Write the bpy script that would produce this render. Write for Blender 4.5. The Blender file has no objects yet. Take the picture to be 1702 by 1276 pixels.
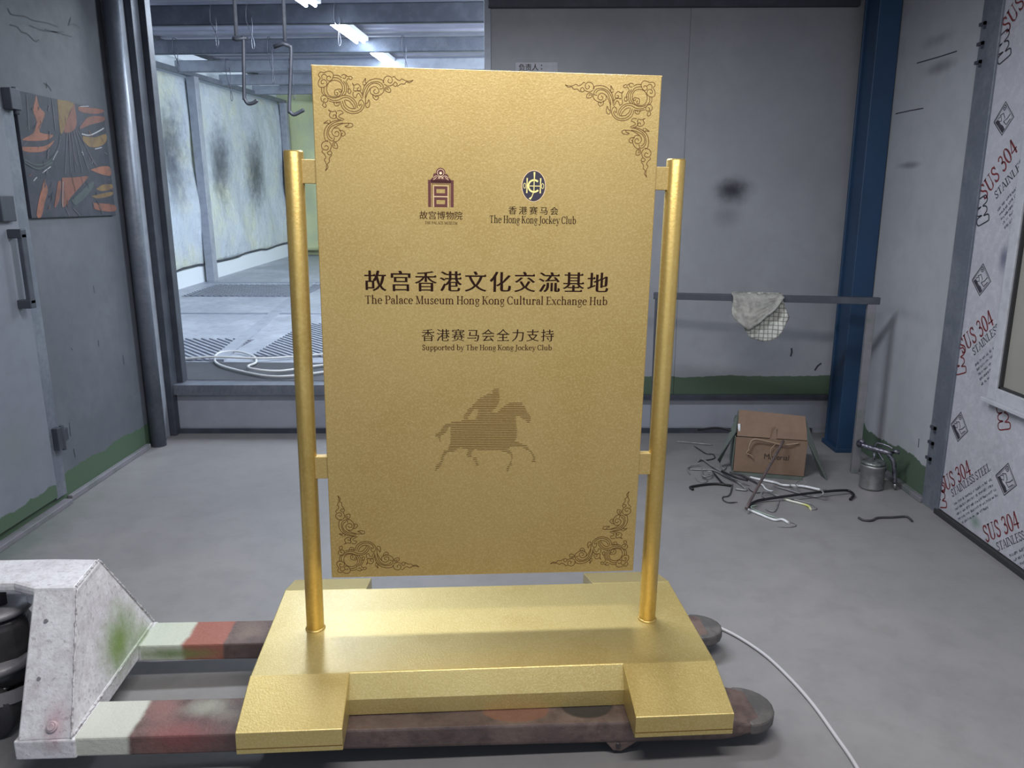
import bpy, bmesh, math, random
from mathutils import Matrix, Vector
random.seed(7)
SC = bpy.context.scene
COL = SC.collection
# ------------------------------------------------------------------ camera
F = 1291.8
cam = bpy.data.cameras.new('camera'); cam.sensor_fit = 'HORIZONTAL'; cam.sensor_width = 36
cam.lens = F / 1702 * 36; cam.clip_end = 100
co = bpy.data.objects.new('camera', cam); COL.objects.link(co)
R = ((0.99998027, 0.00576879, -0.0024843), (-0.00109939, -0.2286641, -0.97350476), (-0.00618401, 0.97348829, -0.22865324))
co.matrix_world = Matrix(((R[0][0], -R[1][0], -R[2][0], 0), (R[0][1], -R[1][1], -R[2][1], 0), (R[0][2], -R[1][2], -R[2][2], 1.65), (0, 0, 0, 1)))
SC.camera = co
# ------------------------------------------------------------------ light, exposure
w = bpy.data.worlds.new('world'); SC.world = w; w.use_nodes = True
w.node_tree.nodes['Background'].inputs[0].default_value = (0.72, 0.82, 1.0, 1)
w.node_tree.nodes['Background'].inputs[1].default_value = 0.85
SC.view_settings.view_transform = 'Standard'; SC.view_settings.look = 'None'
SC.view_settings.gamma = 1; SC.view_settings.exposure = 0.0; SC.view_settings.use_curve_mapping = False
def area(name, loc, rot, sx, sy, watt, col):
    l = bpy.data.lights.new(name, 'AREA'); l.shape = 'RECTANGLE'; l.size = sx; l.size_y = sy; l.energy = watt; l.color = col
    o = bpy.data.objects.new(name, l); COL.objects.link(o); o.location = loc; o.rotation_euler = rot
    return o
# two fluorescent batten rows on the shop ceiling: one over the viewer, one between sign and back wall
area('shop_light', (0.2, 0.95, 2.78), (math.radians(10), 0, 0), 2.0, 0.2, 76, (1.0, 0.97, 0.93))
area('shop_light', (-0.25, 3.3, 2.78), (0, 0, 0), 1.6, 0.25, 80, (0.90, 0.94, 1.0))
# ------------------------------------------------------------------ helpers
def lin(c):
    return tuple(((v / 255) / 12.92 if v / 255 <= 0.04045 else ((v / 255 + 0.055) / 1.055) ** 2.4) for v in c) + (1,)
def N(nt, t, **k):
    n = nt.nodes.new(t)
    for a, b in k.items(): setattr(n, a, b)
    return n
def material(name, rgb, rough=.6, metal=0., var=None, bump=None, stains=(), band=None, spec=.5, emit=None, speck=None, grid=None, coat=None):
    """var=(scale, rgb2, amount); bump=(scale, strength); stains: [(centre, size, strength, rgb)]; band: paint strip below a ragged height"""
    m = bpy.data.materials.new(name); m.use_nodes = True; nt = m.node_tree; L = nt.links.new
    b = nt.nodes['Principled BSDF']; b.inputs['Roughness'].default_value = rough; b.inputs['Metallic'].default_value = metal
    b.inputs['Specular IOR Level'].default_value = spec
    c = N(nt, 'ShaderNodeRGB'); c.outputs[0].default_value = lin(rgb); col = c.outputs[0]
    tc = N(nt, 'ShaderNodeTexCoord'); P = tc.outputs['Object']
    def mix(fac, a, rgb2):
        x = N(nt, 'ShaderNodeMix', data_type='RGBA'); L(a, x.inputs[6]); x.inputs[7].default_value = lin(rgb2)
        L(fac, x.inputs[0]); return x.outputs[2]
    def noise(scale, detail=6, rough_=.6, vec=None):
        n = N(nt, 'ShaderNodeTexNoise'); n.inputs['Scale'].default_value = scale; n.inputs['Detail'].default_value = detail
        n.inputs['Roughness'].default_value = rough_; L(vec or P, n.inputs['Vector']); return n.outputs['Fac']
    def rng(v, a, b_, c_=0, d=1, smooth=True):
        r = N(nt, 'ShaderNodeMapRange', interpolation_type='SMOOTHSTEP' if smooth else 'LINEAR')
        for i, q in enumerate((a, b_, c_, d)): r.inputs[i + 1].default_value = q
        L(v, r.inputs[0]); return r.outputs[0]
    if var:
        vs = var if isinstance(var[0], tuple) else (var,)
        for s, rgb2, amt in vs:
            col = mix(rng(noise(s), .42, .68, 0, amt), col, rgb2)
    if speck: col = mix(rng(noise(speck[0], 2, .5), .62, .7, 0, speck[2]), col, speck[1])
    if band:      # (rgb, [(axis position, height)...] handled as height + noise)
        rgb2, h, amp, sc = band
        sp = N(nt, 'ShaderNodeSeparateXYZ'); L(P, sp.inputs[0])
        cb = N(nt, 'ShaderNodeVectorMath', operation='MULTIPLY'); L(P, cb.inputs[0]); cb.inputs[1].default_value = (1, 1, .25)
        n = noise(sc, 3, .6, cb.outputs[0])
        a = N(nt, 'ShaderNodeMath', operation='MULTIPLY_ADD'); L(n, a.inputs[0]); a.inputs[1].default_value = -amp; L(sp.outputs[2], a.inputs[2])
        n2 = noise(18, 4, .6); a2 = N(nt, 'ShaderNodeMath', operation='MULTIPLY_ADD'); L(n2, a2.inputs[0]); a2.inputs[1].default_value = .02; L(a.outputs[0], a2.inputs[2])
        col = mix(rng(a2.outputs[0], h - amp * .5 + .008, h - amp * .5 + .016, .92, 0), col, rgb2)
    if grid:      # (cells per metre, line colour, line share) on the x and z of the object
        sp = N(nt, 'ShaderNodeSeparateXYZ'); L(P, sp.inputs[0])
        for k, sgn in ((0, 1), (2, 1)):
            a = N(nt, 'ShaderNodeMath', operation='MULTIPLY'); L(sp.outputs[k], a.inputs[0]); a.inputs[1].default_value = grid[0]
            f = N(nt, 'ShaderNodeMath', operation='FRACT'); L(a.outputs[0], f.inputs[0])
            col = mix(rng(f.outputs[0], grid[2] * .6, grid[2], .75, 0), col, grid[1])
    for ce, si, st, rgb2, *hard in stains:
        s = N(nt, 'ShaderNodeVectorMath', operation='SUBTRACT'); L(P, s.inputs[0]); s.inputs[1].default_value = ce
        q = N(nt, 'ShaderNodeVectorMath', operation='MULTIPLY'); L(s.outputs[0], q.inputs[0]); q.inputs[1].default_value = [1 / v for v in si]
        ln = N(nt, 'ShaderNodeVectorMath', operation='LENGTH'); L(q.outputs[0], ln.inputs[0])
        nz = noise(9, 4); a = N(nt, 'ShaderNodeMath', operation='MULTIPLY_ADD'); L(nz, a.inputs[0]); a.inputs[1].default_value = .25 if hard else .7; L(ln.outputs['Value'], a.inputs[2])
        col = mix(rng(a.outputs[0], 1.0 if hard else .35, 1.12 if hard else 1.35, st, 0), col, rgb2)
    L(col, b.inputs['Base Color'])
    if bump:
        bs = bump if isinstance(bump[0], tuple) else (bump,); prev = None
        for s, st, *ds in bs:
            bn = N(nt, 'ShaderNodeBump'); bn.inputs['Strength'].default_value = st; bn.inputs['Distance'].default_value = ds[0] if ds else .01
            L(noise(s, 5), bn.inputs['Height'])
            if prev: L(prev, bn.inputs['Normal'])
            prev = bn.outputs[0]
        L(prev, b.inputs['Normal'])
    if coat: b.inputs['Coat Weight'].default_value = coat[0]; b.inputs['Coat Roughness'].default_value = coat[1]
    if emit:
        b.inputs['Emission Color'].default_value = lin(emit[0]); b.inputs['Emission Strength'].default_value = emit[1]
    return m
def props(o, label=None, cat=None, group=None, kind=None):
    for k, v in (('label', label), ('category', cat), ('group', group), ('kind', kind)):
        if v: o[k] = v
    return o
class MB:
    """collects shapes into one mesh"""
    def __init__(s): s.bm = bmesh.new(); s.mi = 0
    def face(s, vs, smooth=False):
        try: f = s.bm.faces.new(vs)
        except ValueError: return None
        f.material_index = s.mi; f.smooth = smooth; return f
    def poly(s, pts): return s.face([s.bm.verts.new(p) for p in pts])
    def box(s, x0, x1, y0, y1, z0, z1):
        return s.hexa([(x0, y0, z0), (x1, y0, z0), (x1, y1, z0), (x0, y1, z0)], [(x0, y0, z1), (x1, y0, z1), (x1, y1, z1), (x0, y1, z1)])
    def hexa(s, lo, hi):
        a = [s.bm.verts.new(p) for p in lo]; b = [s.bm.verts.new(p) for p in hi]; n = len(a)
        s.face(a[::-1]); s.face(b)
        for i in range(n): s.face([a[i], a[(i + 1) % n], b[(i + 1) % n], b[i]])
        return s
    def prism(s, pts, vec):
        v = Vector(vec); return s.hexa(pts, [tuple(Vector(p) + v) for p in pts])
    def tube(s, path, r, n=8, cap=True):
        P = [Vector(p) for p in path]; rs = r if isinstance(r, (list, tuple)) else [r] * len(P); rings = []; up = None
        for i, p in enumerate(P):
            t = (P[min(i + 1, len(P) - 1)] - P[max(i - 1, 0)]).normalized()
            if up is None: up = t.orthogonal().normalized()
            up = (up - t * up.dot(t)); up = up.normalized() if up.length > 1e-6 else t.orthogonal().normalized()
            sd = t.cross(up)
            rings.append([s.bm.verts.new(p + (up * math.cos(2 * math.pi * k / n) + sd * math.sin(2 * math.pi * k / n)) * rs[i]) for k in range(n)])
        for a, b in zip(rings, rings[1:]):
            for k in range(n): s.face([a[k], a[(k + 1) % n], b[(k + 1) % n], b[k]], True)
        if cap: s.face(rings[0][::-1]); s.face(rings[-1])
        return s
    def cyl(s, p0, p1, r, n=24, r1=None): return s.tube([p0, p1], [r, r if r1 is None else r1], n)
    def lathe(s, prof, c=(0, 0, 0), n=32, M=None):
        rings = []
        for r, z in prof:
            rings.append([s.bm.verts.new(Vector(c) + Vector((r * math.cos(2 * math.pi * k / n), r * math.sin(2 * math.pi * k / n), z))) for k in range(n)])
        for a, b in zip(rings, rings[1:]):
            for k in range(n): s.face([a[k], a[(k + 1) % n], b[(k + 1) % n], b[k]], True)
        s.face(rings[0][::-1]); s.face(rings[-1]); return s
    def xform(s, M): bmesh.ops.transform(s.bm, matrix=M, verts=s.bm.verts); return s
    def build(s, name, mats, parent=None, bevel=0, **k):
        me = bpy.data.meshes.new(name); bmesh.ops.recalc_face_normals(s.bm, faces=s.bm.faces); s.bm.to_mesh(me); s.bm.free()
        for m in (mats if isinstance(mats, (list, tuple)) else [mats]): me.materials.append(m)
        o = bpy.data.objects.new(name, me); COL.objects.link(o)
        if parent: o.parent = parent
        if bevel:
            b = o.modifiers.new('bevel', 'BEVEL'); b.width = bevel; b.segments = 2; b.limit_method = 'ANGLE'; b.angle_limit = math.radians(35)
        return props(o, **k)
def thing(name, label, cat, loc=(0, 0, 0), rot=(0, 0, 0), group=None):
    o = bpy.data.objects.new(name, None); o.empty_display_size = .1; COL.objects.link(o); o.location = loc; o.rotation_euler = rot
    return props(o, label, cat, group)
def struct(name, mb, m, bevel=0, label=None, parent=None): return mb.build(name, m, parent, bevel, kind='structure', label=label)
def smooth(pts, n=5):
    P = [Vector(p) for p in pts]
    if len(P) < 3: return P
    Q = [2 * P[0] - P[1]] + P + [2 * P[-1] - P[-2]]; out = []
    for i in range(1, len(Q) - 2):
        a, b, c, d = Q[i - 1], Q[i], Q[i + 1], Q[i + 2]
        for k in range(n):
            t = k / n; out.append(.5 * (2 * b + (c - a) * t + (2 * a - 5 * b + 4 * c - d) * t * t + (3 * b - a - 3 * c + d) * t ** 3))
    return out + [P[-1]]
# ---- flat lettering: shapes live in a 2-D sheet (x right, y up) that is then laid on a surface
class Sheet:
    def __init__(s): s.polys = []
    def stroke(s, pts, w, contrast=None):
        """ribbon; contrast=(thin, thick): width follows direction like a broad pen"""
        P = [Vector((p[0], p[1])) for p in pts]; n = len(P); L_, R_ = [], []
        for i in range(n):
            t = (P[min(i + 1, n - 1)] - P[max(i - 1, 0)])
            if t.length < 1e-9: t = Vector((1, 0))
            t.normalize(); q = w
            if contrast: q = contrast[0] + (contrast[1] - contrast[0]) * abs(t.y) ** 1.4
            nn = Vector((-t.y, t.x)) * q / 2; L_.append(P[i] + nn); R_.append(P[i] - nn)
        for i in range(n - 1): s.polys.append([L_[i], R_[i], R_[i + 1], L_[i + 1]])
    def rect(s, x0, y0, x1, y1): s.polys.append([Vector((x0, y0)), Vector((x1, y0)), Vector((x1, y1)), Vector((x0, y1))])
    def poly(s, pts): s.polys.append([Vector((p[0], p[1])) for p in pts])
    def disc(s, cx, cy, rx, ry=None, n=28): s.poly([(cx + rx * math.cos(2 * math.pi * k / n), cy + (ry or rx) * math.sin(2 * math.pi * k / n)) for k in range(n)])
    def ring(s, cx, cy, rx, ry, w, a0=0, a1=360, n=28):
        s.stroke([(cx + rx * math.cos(math.radians(a0 + (a1 - a0) * k / n)), cy + ry * math.sin(math.radians(a0 + (a1 - a0) * k / n))) for k in range(n + 1)], w)
    def bounds(s):
        xs = [p.x for q in s.polys for p in q]; ys = [p.y for q in s.polys for p in q]; return min(xs), max(xs), min(ys), max(ys)
    def add(s, o, sx=1, sy=None, dx=0, dy=0, rot=0):
        sy = sy or sx; c, n = math.cos(rot), math.sin(rot)
        for q in o.polys: s.polys.append([Vector((dx + c * p.x * sx - n * p.y * sy, dy + n * p.x * sx + c * p.y * sy)) for p in q])
        return s
    def lay(s, mb, org, ex, ey, lift):
        o, ex, ey = Vector(org), Vector(ex), Vector(ey); nrm = ex.cross(ey).normalized() * lift
        for q in s.polys:
            if len(q) > 2: mb.poly([o + ex * p.x + ey * p.y + nrm for p in q])
# serif Latin letters drawn with a broad pen: cap height 1, x-height .68
WK, TN = .15, .052
def glyph(ch):
    g = Sheet()
    def v(x, y0, y1, f='', w=WK):
        g.rect(x - w / 2, y0, x + w / 2, y1)
        for c in f:
            if c in 'bt':
                y = y0 if c == 'b' else y1 - TN; g.rect(x - .17, y, x + .17, y + TN)
                k = 1 if c == 'b' else -1; yy = y + (TN if c == 'b' else 0)
                g.poly([(x - .12, yy), (x + .12, yy), (x + w / 2, yy + k * .05), (x - w / 2, yy + k * .05)])
            if c == 'l': g.poly([(x - .17, y1 - .1), (x, y1 - .09), (x, y1 + .01), (x - .02, y1 + .01)])
            if c == 'r': g.rect(x, y0, x + .17, y0 + TN)
    def h(y, x0, x1, w=TN): g.rect(x0, y - w / 2, x1, y + w / 2)
    def a(cx, cy, rx, ry, a0, a1):
        n = 18; g.stroke([(cx + rx * math.cos(math.radians(a0 + (a1 - a0) * k / n)), cy + ry * math.sin(math.radians(a0 + (a1 - a0) * k / n))) for k in range(n + 1)], 0, (TN, WK))
    def d(x0, y0, x1, y1, w): g.poly([(x0 - w / 2, y0), (x0 + w / 2, y0), (x1 + w / 2, y1), (x1 - w / 2, y1)])
    def sf(x, y, w=.28): g.rect(x - w / 2, y, x + w / 2, y + TN)
    def p(pts, w): g.stroke([(q.x, q.y) for q in smooth([(x, y, 0) for x, y in pts], 6)], w)
    if ch == 'T': v(.43, 0, 1, 'b'); h(.974, .05, .81); v(.075, .78, 1, w=.05); v(.785, .78, 1, w=.05); return g, .87
    if ch in 'hnm':
        v(.19, 0, 1.08 if ch == 'h' else .68, 'bl'); a(.405, .45, .2, .22, 0, 140); v(.605, 0, .47, 'b')
        if ch == 'm': a(.82, .45, .2, .22, 0, 140); v(1.02, 0, .47, 'b'); return g, 1.23
        return g, .82
    if ch == 'e': a(.35, .34, .24, .325, 8, 318); h(.385, .14, .62); return g, .69
    if ch == 'P': v(.2, 0, 1, 'bt'); h(.974, .2, .46); h(.49, .2, .46); a(.45, .73, .23, .245, -90, 90); return g, .77
    if ch == 'a': a(.31, .46, .17, .2, 0, 165); g.disc(.15, .5, .065); v(.48, .08, .48); a(.3, .19, .18, .19, 75, 290); h(.39, .32, .48); a(.56, .1, .08, .08, 180, 300); return g, .66
    if ch == 'l': v(.2, 0, 1.08, 'bl'); return g, .42
    if ch == 'c': a(.35, .34, .24, .325, 50, 312); g.disc(.52, .54, .07); return g, .62
    if ch == 'M': v(.18, 0, 1, 'b', .06); d(.2, 1, .54, .03, .16); d(.54, .03, .9, 1, .06); v(.92, 0, 1, 'bt'); sf(.14, 1 - TN); return g, 1.12
    if ch == 'u': v(.19, .2, .68, 'l'); a(.39, .22, .2, .2, 180, 310); v(.6, 0, .68, 'lr'); return g, .83
    if ch in 'sS':
        k = 1 if ch == 'S' else .68; x = 1 if ch == 'S' else .8
        p([(.53 * x, .8 * k), (.4 * x, .96 * k), (.2 * x, .93 * k), (.12 * x, .76 * k), (.25 * x, .57 * k), (.47 * x, .42 * k), (.55 * x, .24 * k), (.44 * x, .06 * k), (.24 * x, .04 * k), (.1 * x, .2 * k)], .115 if ch == 'S' else .1)
        v(.55 * x, .7 * k, .98 * k, w=.05); v(.09 * x, .02 * k, .3 * k, w=.05); return g, .66 if ch == 'S' else .54
    if ch == 'o': a(.37, .34, .27, .325, 0, 360); return g, .74
    if ch == 'g': a(.33, .46, .2, .2, 0, 360); p([(.2, .3), (.16, .18), (.3, .11), (.5, .07), (.56, -.08), (.42, -.25), (.2, -.26), (.1, -.13), (.2, 0), (.32, .1)], .065); h(.62, .42, .62, .07); return g, .66
    if ch == 'H': v(.2, 0, 1, 'bt'); v(.76, 0, 1, 'bt'); h(.52, .2, .76); return g, .96
    if ch in 'Kk':
        if ch == 'K': v(.2, 0, 1, 'bt'); d(.25, .42, .72, 1, .065); d(.74, 0, .4, .58, .17); sf(.72, 1 - TN); sf(.76, 0, .3); return g, .9
        v(.19, 0, 1.08, 'bl'); d(.25, .28, .56, .68, .065); d(.62, 0, .36, .4, .16); sf(.56, .68 - TN, .24); sf(.64, 0, .26); return g, .76
    if ch == 'C': a(.47, .5, .36, .48, 42, 318); v(.78, .66, .98, w=.05); v(.78, .06, .25, w=.04); return g, .88
    if ch == 't': v(.22, .14, .86); g.poly([(.145, .86), (.295, .9), (.295, .68), (.06, .68)]); h(.655, .05, .44); a(.36, .16, .14, .15, 180, 300); return g, .47
    if ch == 'r': v(.19, 0, .68, 'bl'); a(.42, .42, .2, .24, 80, 165); g.disc(.5, .58, .085); return g, .6
    if ch in 'EL':
        v(.2, 0, 1, 'bt'); h(.026, .2, .7); v(.7, 0, .26, w=.05)
        if ch == 'E': h(.974, .2, .66); v(.66, .76, 1, w=.05); h(.51, .2, .52); v(.52, .4, .62, w=.045)
        return g, .78
    if ch == 'x': d(.14, .68, .56, 0, .16); d(.13, 0, .55, .68, .06); sf(.13, .68 - TN); sf(.55, .68 - TN, .24); sf(.13, 0, .24); sf(.57, 0); return g, .7
    if ch in 'db': 
        if ch == 'd': a(.35, .34, .24, .325, 45, 315); v(.58, 0, 1.08, 'lr'); return g, .8
        v(.19, .02, 1.08, 'l'); a(.42, .34, .24, .325, -135, 135); return g, .76
    if ch == 'p': v(.19, -.3, .68, 'bl'); a(.42, .34, .24, .325, -135, 135); return g, .76
    if ch == 'y': d(.14, .68, .38, .0, .15); d(.36, -.06, .62, .68, .06); p([(.4, .06), (.32, -.18), (.2, -.27), (.12, -.22)], .06); g.disc(.13, -.2, .07); sf(.13, .68 - TN); sf(.62, .68 - TN, .24); return g, .7
    if ch == 'J': v(.28, .05, 1, 't'); p([(.28, .08), (.24, -.14), (.1, -.24), (.0, -.18)], .08); g.disc(.03, -.16, .08); return g, .5
    if ch == 'U': v(.2, .3, 1, 't'); a(.45, .3, .25, .28, 180, 360); v(.7, .3, 1, w=.06); sf(.7, 1 - TN); return g, .9
    if ch == 'A': d(.08, 0, .4, 1, .06); d(.78, 0, .43, 1, .16); h(.33, .2, .66); sf(.08, 0); sf(.78, 0, .32); return g, .88
    if ch == 'I': v(.2, 0, 1, 'bt'); return g, .42
    if ch == 'N': v(.17, 0, 1, 'b', .06); d(.22, 1, .78, 0, .16); v(.8, 0, 1, '', .06); sf(.12, 1 - TN); sf(.8, 1 - TN); return g, .96
    if ch == '0': a(.34, .5, .24, .48, 0, 360); return g, .68
    if ch == '3': p([(.1, .82), (.2, .96), (.42, .94), (.48, .76), (.38, .58), (.24, .53)], .1); p([(.24, .53), (.46, .48), (.54, .28), (.42, .06), (.2, .03), (.08, .16)], .12); return g, .64
    if ch == '4': v(.46, 0, 1); g.poly([(.4, 1), (.5, 1), (.1, .3), (.03, .3)]); h(.28, .03, .66, .08); return g, .7
    return g, .32
def serif(text):
    s = Sheet(); x = 0
    for ch in text: g, adv = glyph(ch); s.add(g, 1, 1, x, 0); x += adv
    return s
def fit_row(s, x0, x1, y0, cap):
    """scale a row so its letters span x0..x1 with baseline y0 and the given cap height"""
    a, b, _, _ = s.bounds(); k = (x1 - x0) / (b - a); return Sheet().add(s, k, cap, x0 - a * k, y0)
_fc = {}
def font_outline(ch):
    """flat triangles of one character in the built-in font"""
    if ch in _fc: return _fc[ch]
    cu = bpy.data.curves.new('glyph', 'FONT'); cu.body = ch; cu.size = 1; cu.resolution_u = 3
    ob = bpy.data.objects.new('glyph', cu); COL.objects.link(ob); dg = bpy.context.evaluated_depsgraph_get(); ev = ob.evaluated_get(dg); me = ev.to_mesh()
    bm = bmesh.new(); bm.from_mesh(me); ev.to_mesh_clear(); bpy.data.objects.remove(ob); bpy.data.curves.remove(cu)
    bmesh.ops.remove_doubles(bm, verts=bm.verts, dist=1e-5); _fc[ch] = bm; return bm
def hanzi(ch, thin=.016, thick=.010, feet=True):
    """Chinese character with thin horizontals, heavier verticals and small wedge ends"""
    bm = font_outline(ch).copy(); bm.normal_update(); s = Sheet()
    for f in bm.faces:
        if f.normal.z < 0: f.normal_flip()
    bm.verts.ensure_lookup_table(); nxt, prv = {}, {}
    for e in bm.edges:
        if len(e.link_faces) == 1:
            l = e.link_loops[0]; a, b = l.vert, l.link_loop_next.vert; nxt[a] = b; prv[b] = a
    off = {}; wedges = []
    for q in bm.verts:
        if q in nxt and q in prv:
            e1 = (q.co - prv[q].co); e2 = (nxt[q].co - q.co); n = Vector((0, 0))
            for e in (e1, e2):
                if e.length > 1e-7: n += Vector((e.y, -e.x)) / e.length
            if n.length > 1e-6: n.normalize()
            off[q] = Vector((n.x * thick, -n.y * thin, 0))
    xs = [q.co.x for q in bm.verts]; W = max(xs) - min(xs)
    if feet:
        for q, r in nxt.items():            # a short edge facing right that ends a horizontal stroke
            e = r.co - q.co
            if 0.03 < e.y < .11 and abs(e.x) < .02 and r in nxt and q in prv:
                u, v = nxt[r].co - r.co, q.co - prv[q].co
                if u.x < -.09 and abs(u.y) < .02 and v.x > .09 and abs(v.y) < .02: wedges.append((r.co + off[r], .05))
    for q, o in off.items(): q.co += o
    for f in bm.faces: s.poly([(l.vert.co.x, l.vert.co.y) for l in f.loops])
    for c, k in wedges: s.poly([(c.x + .012, c.y - .01), (c.x - .03, c.y + k), (c.x - .12, c.y - .01)])
    bm.free(); return s
def hanzi_row(text, c0, c1, y, size, **k):
    """characters centred from c0 to c1, em boxes centred on y, ink of the reference character size high"""
    ref = Sheet(); bmr = font_outline('\u56fd'); ys = [v.co.y for v in bmr.verts]; sc = size / (max(ys) - min(ys)); mid = (max(ys) + min(ys)) / 2
    out = Sheet()
    for i, ch in enumerate(text):
        g = hanzi(ch, **k); a, b, _, _ = g.bounds(); cx = c0 + (c1 - c0) * i / max(1, len(text) - 1)
        out.add(g, sc, sc, cx - (a + b) / 2 * sc, y - mid * sc)
    return out
ORN=[[[743,814],[562,832],[441,756],[411,604],[480,452],[639,387],[797,443],[852,591],[809,733],[743,814]],[[812,390],[899,506],[900,664],[826,785]],[[881,396],[965,530],[948,702],[896,775]],[[949,412],[1025,555],[995,714]],[[595,317],[718,327],[832,386]],[[611,256],[748,260],[834,313]],[[337,587],[332,719],[403,823]],[[268,589],[274,721],[342,812]],[[425,809],[534,859],[672,856],[812,799],[951,782],[1115,844],[1223,974],[1260,1120]],[[437,867],[559,925],[725,913],[866,850],[1004,847],[1140,949],[1206,1081],[1195,1140]],[[462,941],[612,982],[779,959]],[[779,959],[829,1118],[964,1234],[1158,1270],[1327,1212],[1434,1089],[1437,968],[1370,890],[1301,945],[1304,1052],[1367,997]],[[835,931],[886,1089],[1021,1193],[1188,1210],[1329,1145],[1394,1023]],[[892,903],[929,1035],[1051,1125],[1184,1135]],[[919,902],[1029,939],[1123,1043],[1168,1136]],[[585,959],[637,1069],[734,1053],[742,987],[681,983],[680,1028]],[[998,608],[1067,620],[1084,699],[1022,730],[993,675]],[[633,782],[632,671],[708,627],[796,625],[824,679],[766,699],[748,658]],[[633,777],[694,789],[713,722],[677,707]],[[176,500],[193,420],[243,340],[194,263],[257,183],[366,196],[422,165],[537,157],[606,238],[580,352],[495,414],[422,375],[444,303],[513,285],[531,332]],[[176,500],[214,577],[324,585],[414,525],[412,427],[345,377],[270,418],[278,492],[342,474]],[[291,365],[289,274],[364,240],[439,295]],[[830,258],[914,227],[959,267],[924,337],[867,317]],[[955,246],[1022,286],[1078,272],[1132,315],[1089,358],[1021,331],[963,404]],[[259,827],[343,798],[423,862],[425,955],[336,987],[319,905],[373,885]],[[245,841],[249,933],[308,998],[272,1065],[344,1122],[382,1076],[348,1010]],[[1407,836],[1454,649],[1569,474],[1738,398],[1904,411],[1991,501],[1970,568],[1886,589]],[[1389,783],[1442,570],[1572,394],[1767,318],[1961,338],[2020,421]],[[1477,834],[1514,674],[1596,513],[1737,435],[1875,460],[1935,535]],[[1486,1020],[1496,834],[1599,618],[1735,522],[1845,572],[1862,677],[1764,712],[1718,642],[1780,600]],[[1630,591],[1633,697],[1729,766],[1868,762],[1996,666],[2007,554]],[[1702,722],[1700,815],[1782,884],[1853,824],[1812,766],[1767,813]],[[1987,422],[2032,289],[2130,233],[2226,270],[2252,367],[2196,422],[2127,379],[2156,317]],[[2254,264],[2310,244],[2365,306],[2462,345],[2518,301],[2629,346],[2741,353],[2839,324]],[[2014,448],[2125,503],[2265,459],[2322,386],[2388,437],[2347,510],[2273,472]],[[2389,504],[2488,435],[2586,437],[2643,377],[2740,393],[2839,327]],[[2020,567],[2096,533],[2185,562],[2194,660],[2094,658],[2033,606],[2109,572],[2139,609]],[[1127,447],[1181,503],[1279,469],[1352,533],[1360,625],[1287,659],[1262,588],[1318,568]],[[1127,447],[1171,551],[1157,644],[1232,660]],[[1148,684],[1139,790],[1213,841],[1245,761],[1305,719],[1345,784],[1392,868]],[[1190,669],[1315,647],[1402,735]],[[1418,438],[1461,371],[1507,312],[1490,423],[1534,435],[1464,495],[1417,465]],[[1472,994],[1543,966],[1576,879],[1604,964],[1582,1071],[1512,1092],[1477,1021]],[[840,1458],[644,1503],[459,1615],[377,1779],[391,1941],[485,2025],[556,2005],[579,1923]],[[785,1440],[561,1491],[375,1617],[293,1808],[313,1997],[401,2055]],[[838,1525],[669,1561],[500,1641],[416,1778],[442,1912],[521,1970]],[[1033,1534],[837,1544],[611,1644],[509,1776],[560,1883],[672,1899],[708,1803],[635,1759],[591,1820]],[[582,1674],[693,1677],[766,1770],[761,1905],[659,2030],[541,2041]],[[719,1744],[817,1741],[890,1821],[826,1890],[766,1851],[815,1806]],[[402,2022],[260,2066],[201,2162],[239,2257],[342,2282],[400,2226],[355,2159],[289,2188]],[[232,2284],[211,2339],[276,2393],[317,2488],[270,2544],[316,2653],[323,2763],[291,2860]],[[429,2048],[486,2156],[439,2294],[361,2350],[415,2414],[492,2374],[453,2301]],[[485,2416],[411,2513],[413,2609],[349,2666],[366,2762],[294,2860]],[[554,2054],[518,2128],[549,2215],[652,2223],[650,2125],[596,2066],[560,2141],[598,2170]],[[433,1187],[492,1238],[455,1333],[522,1404],[619,1412],[655,1341],[581,1316],[559,1371]],[[433,1187],[542,1229],[640,1216],[657,1288]],[[682,1207],[793,1199],[846,1270],[762,1301],[718,1359],[786,1397],[874,1443]],[[667,1247],[643,1368],[734,1452]],[[423,1468],[351,1510],[289,1554],[406,1538],[418,1581],[482,1512],[450,1467]],[[1005,1521],[975,1589],[885,1621],[973,1648],[1086,1627],[1108,1559],[1033,1526]]]
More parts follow.
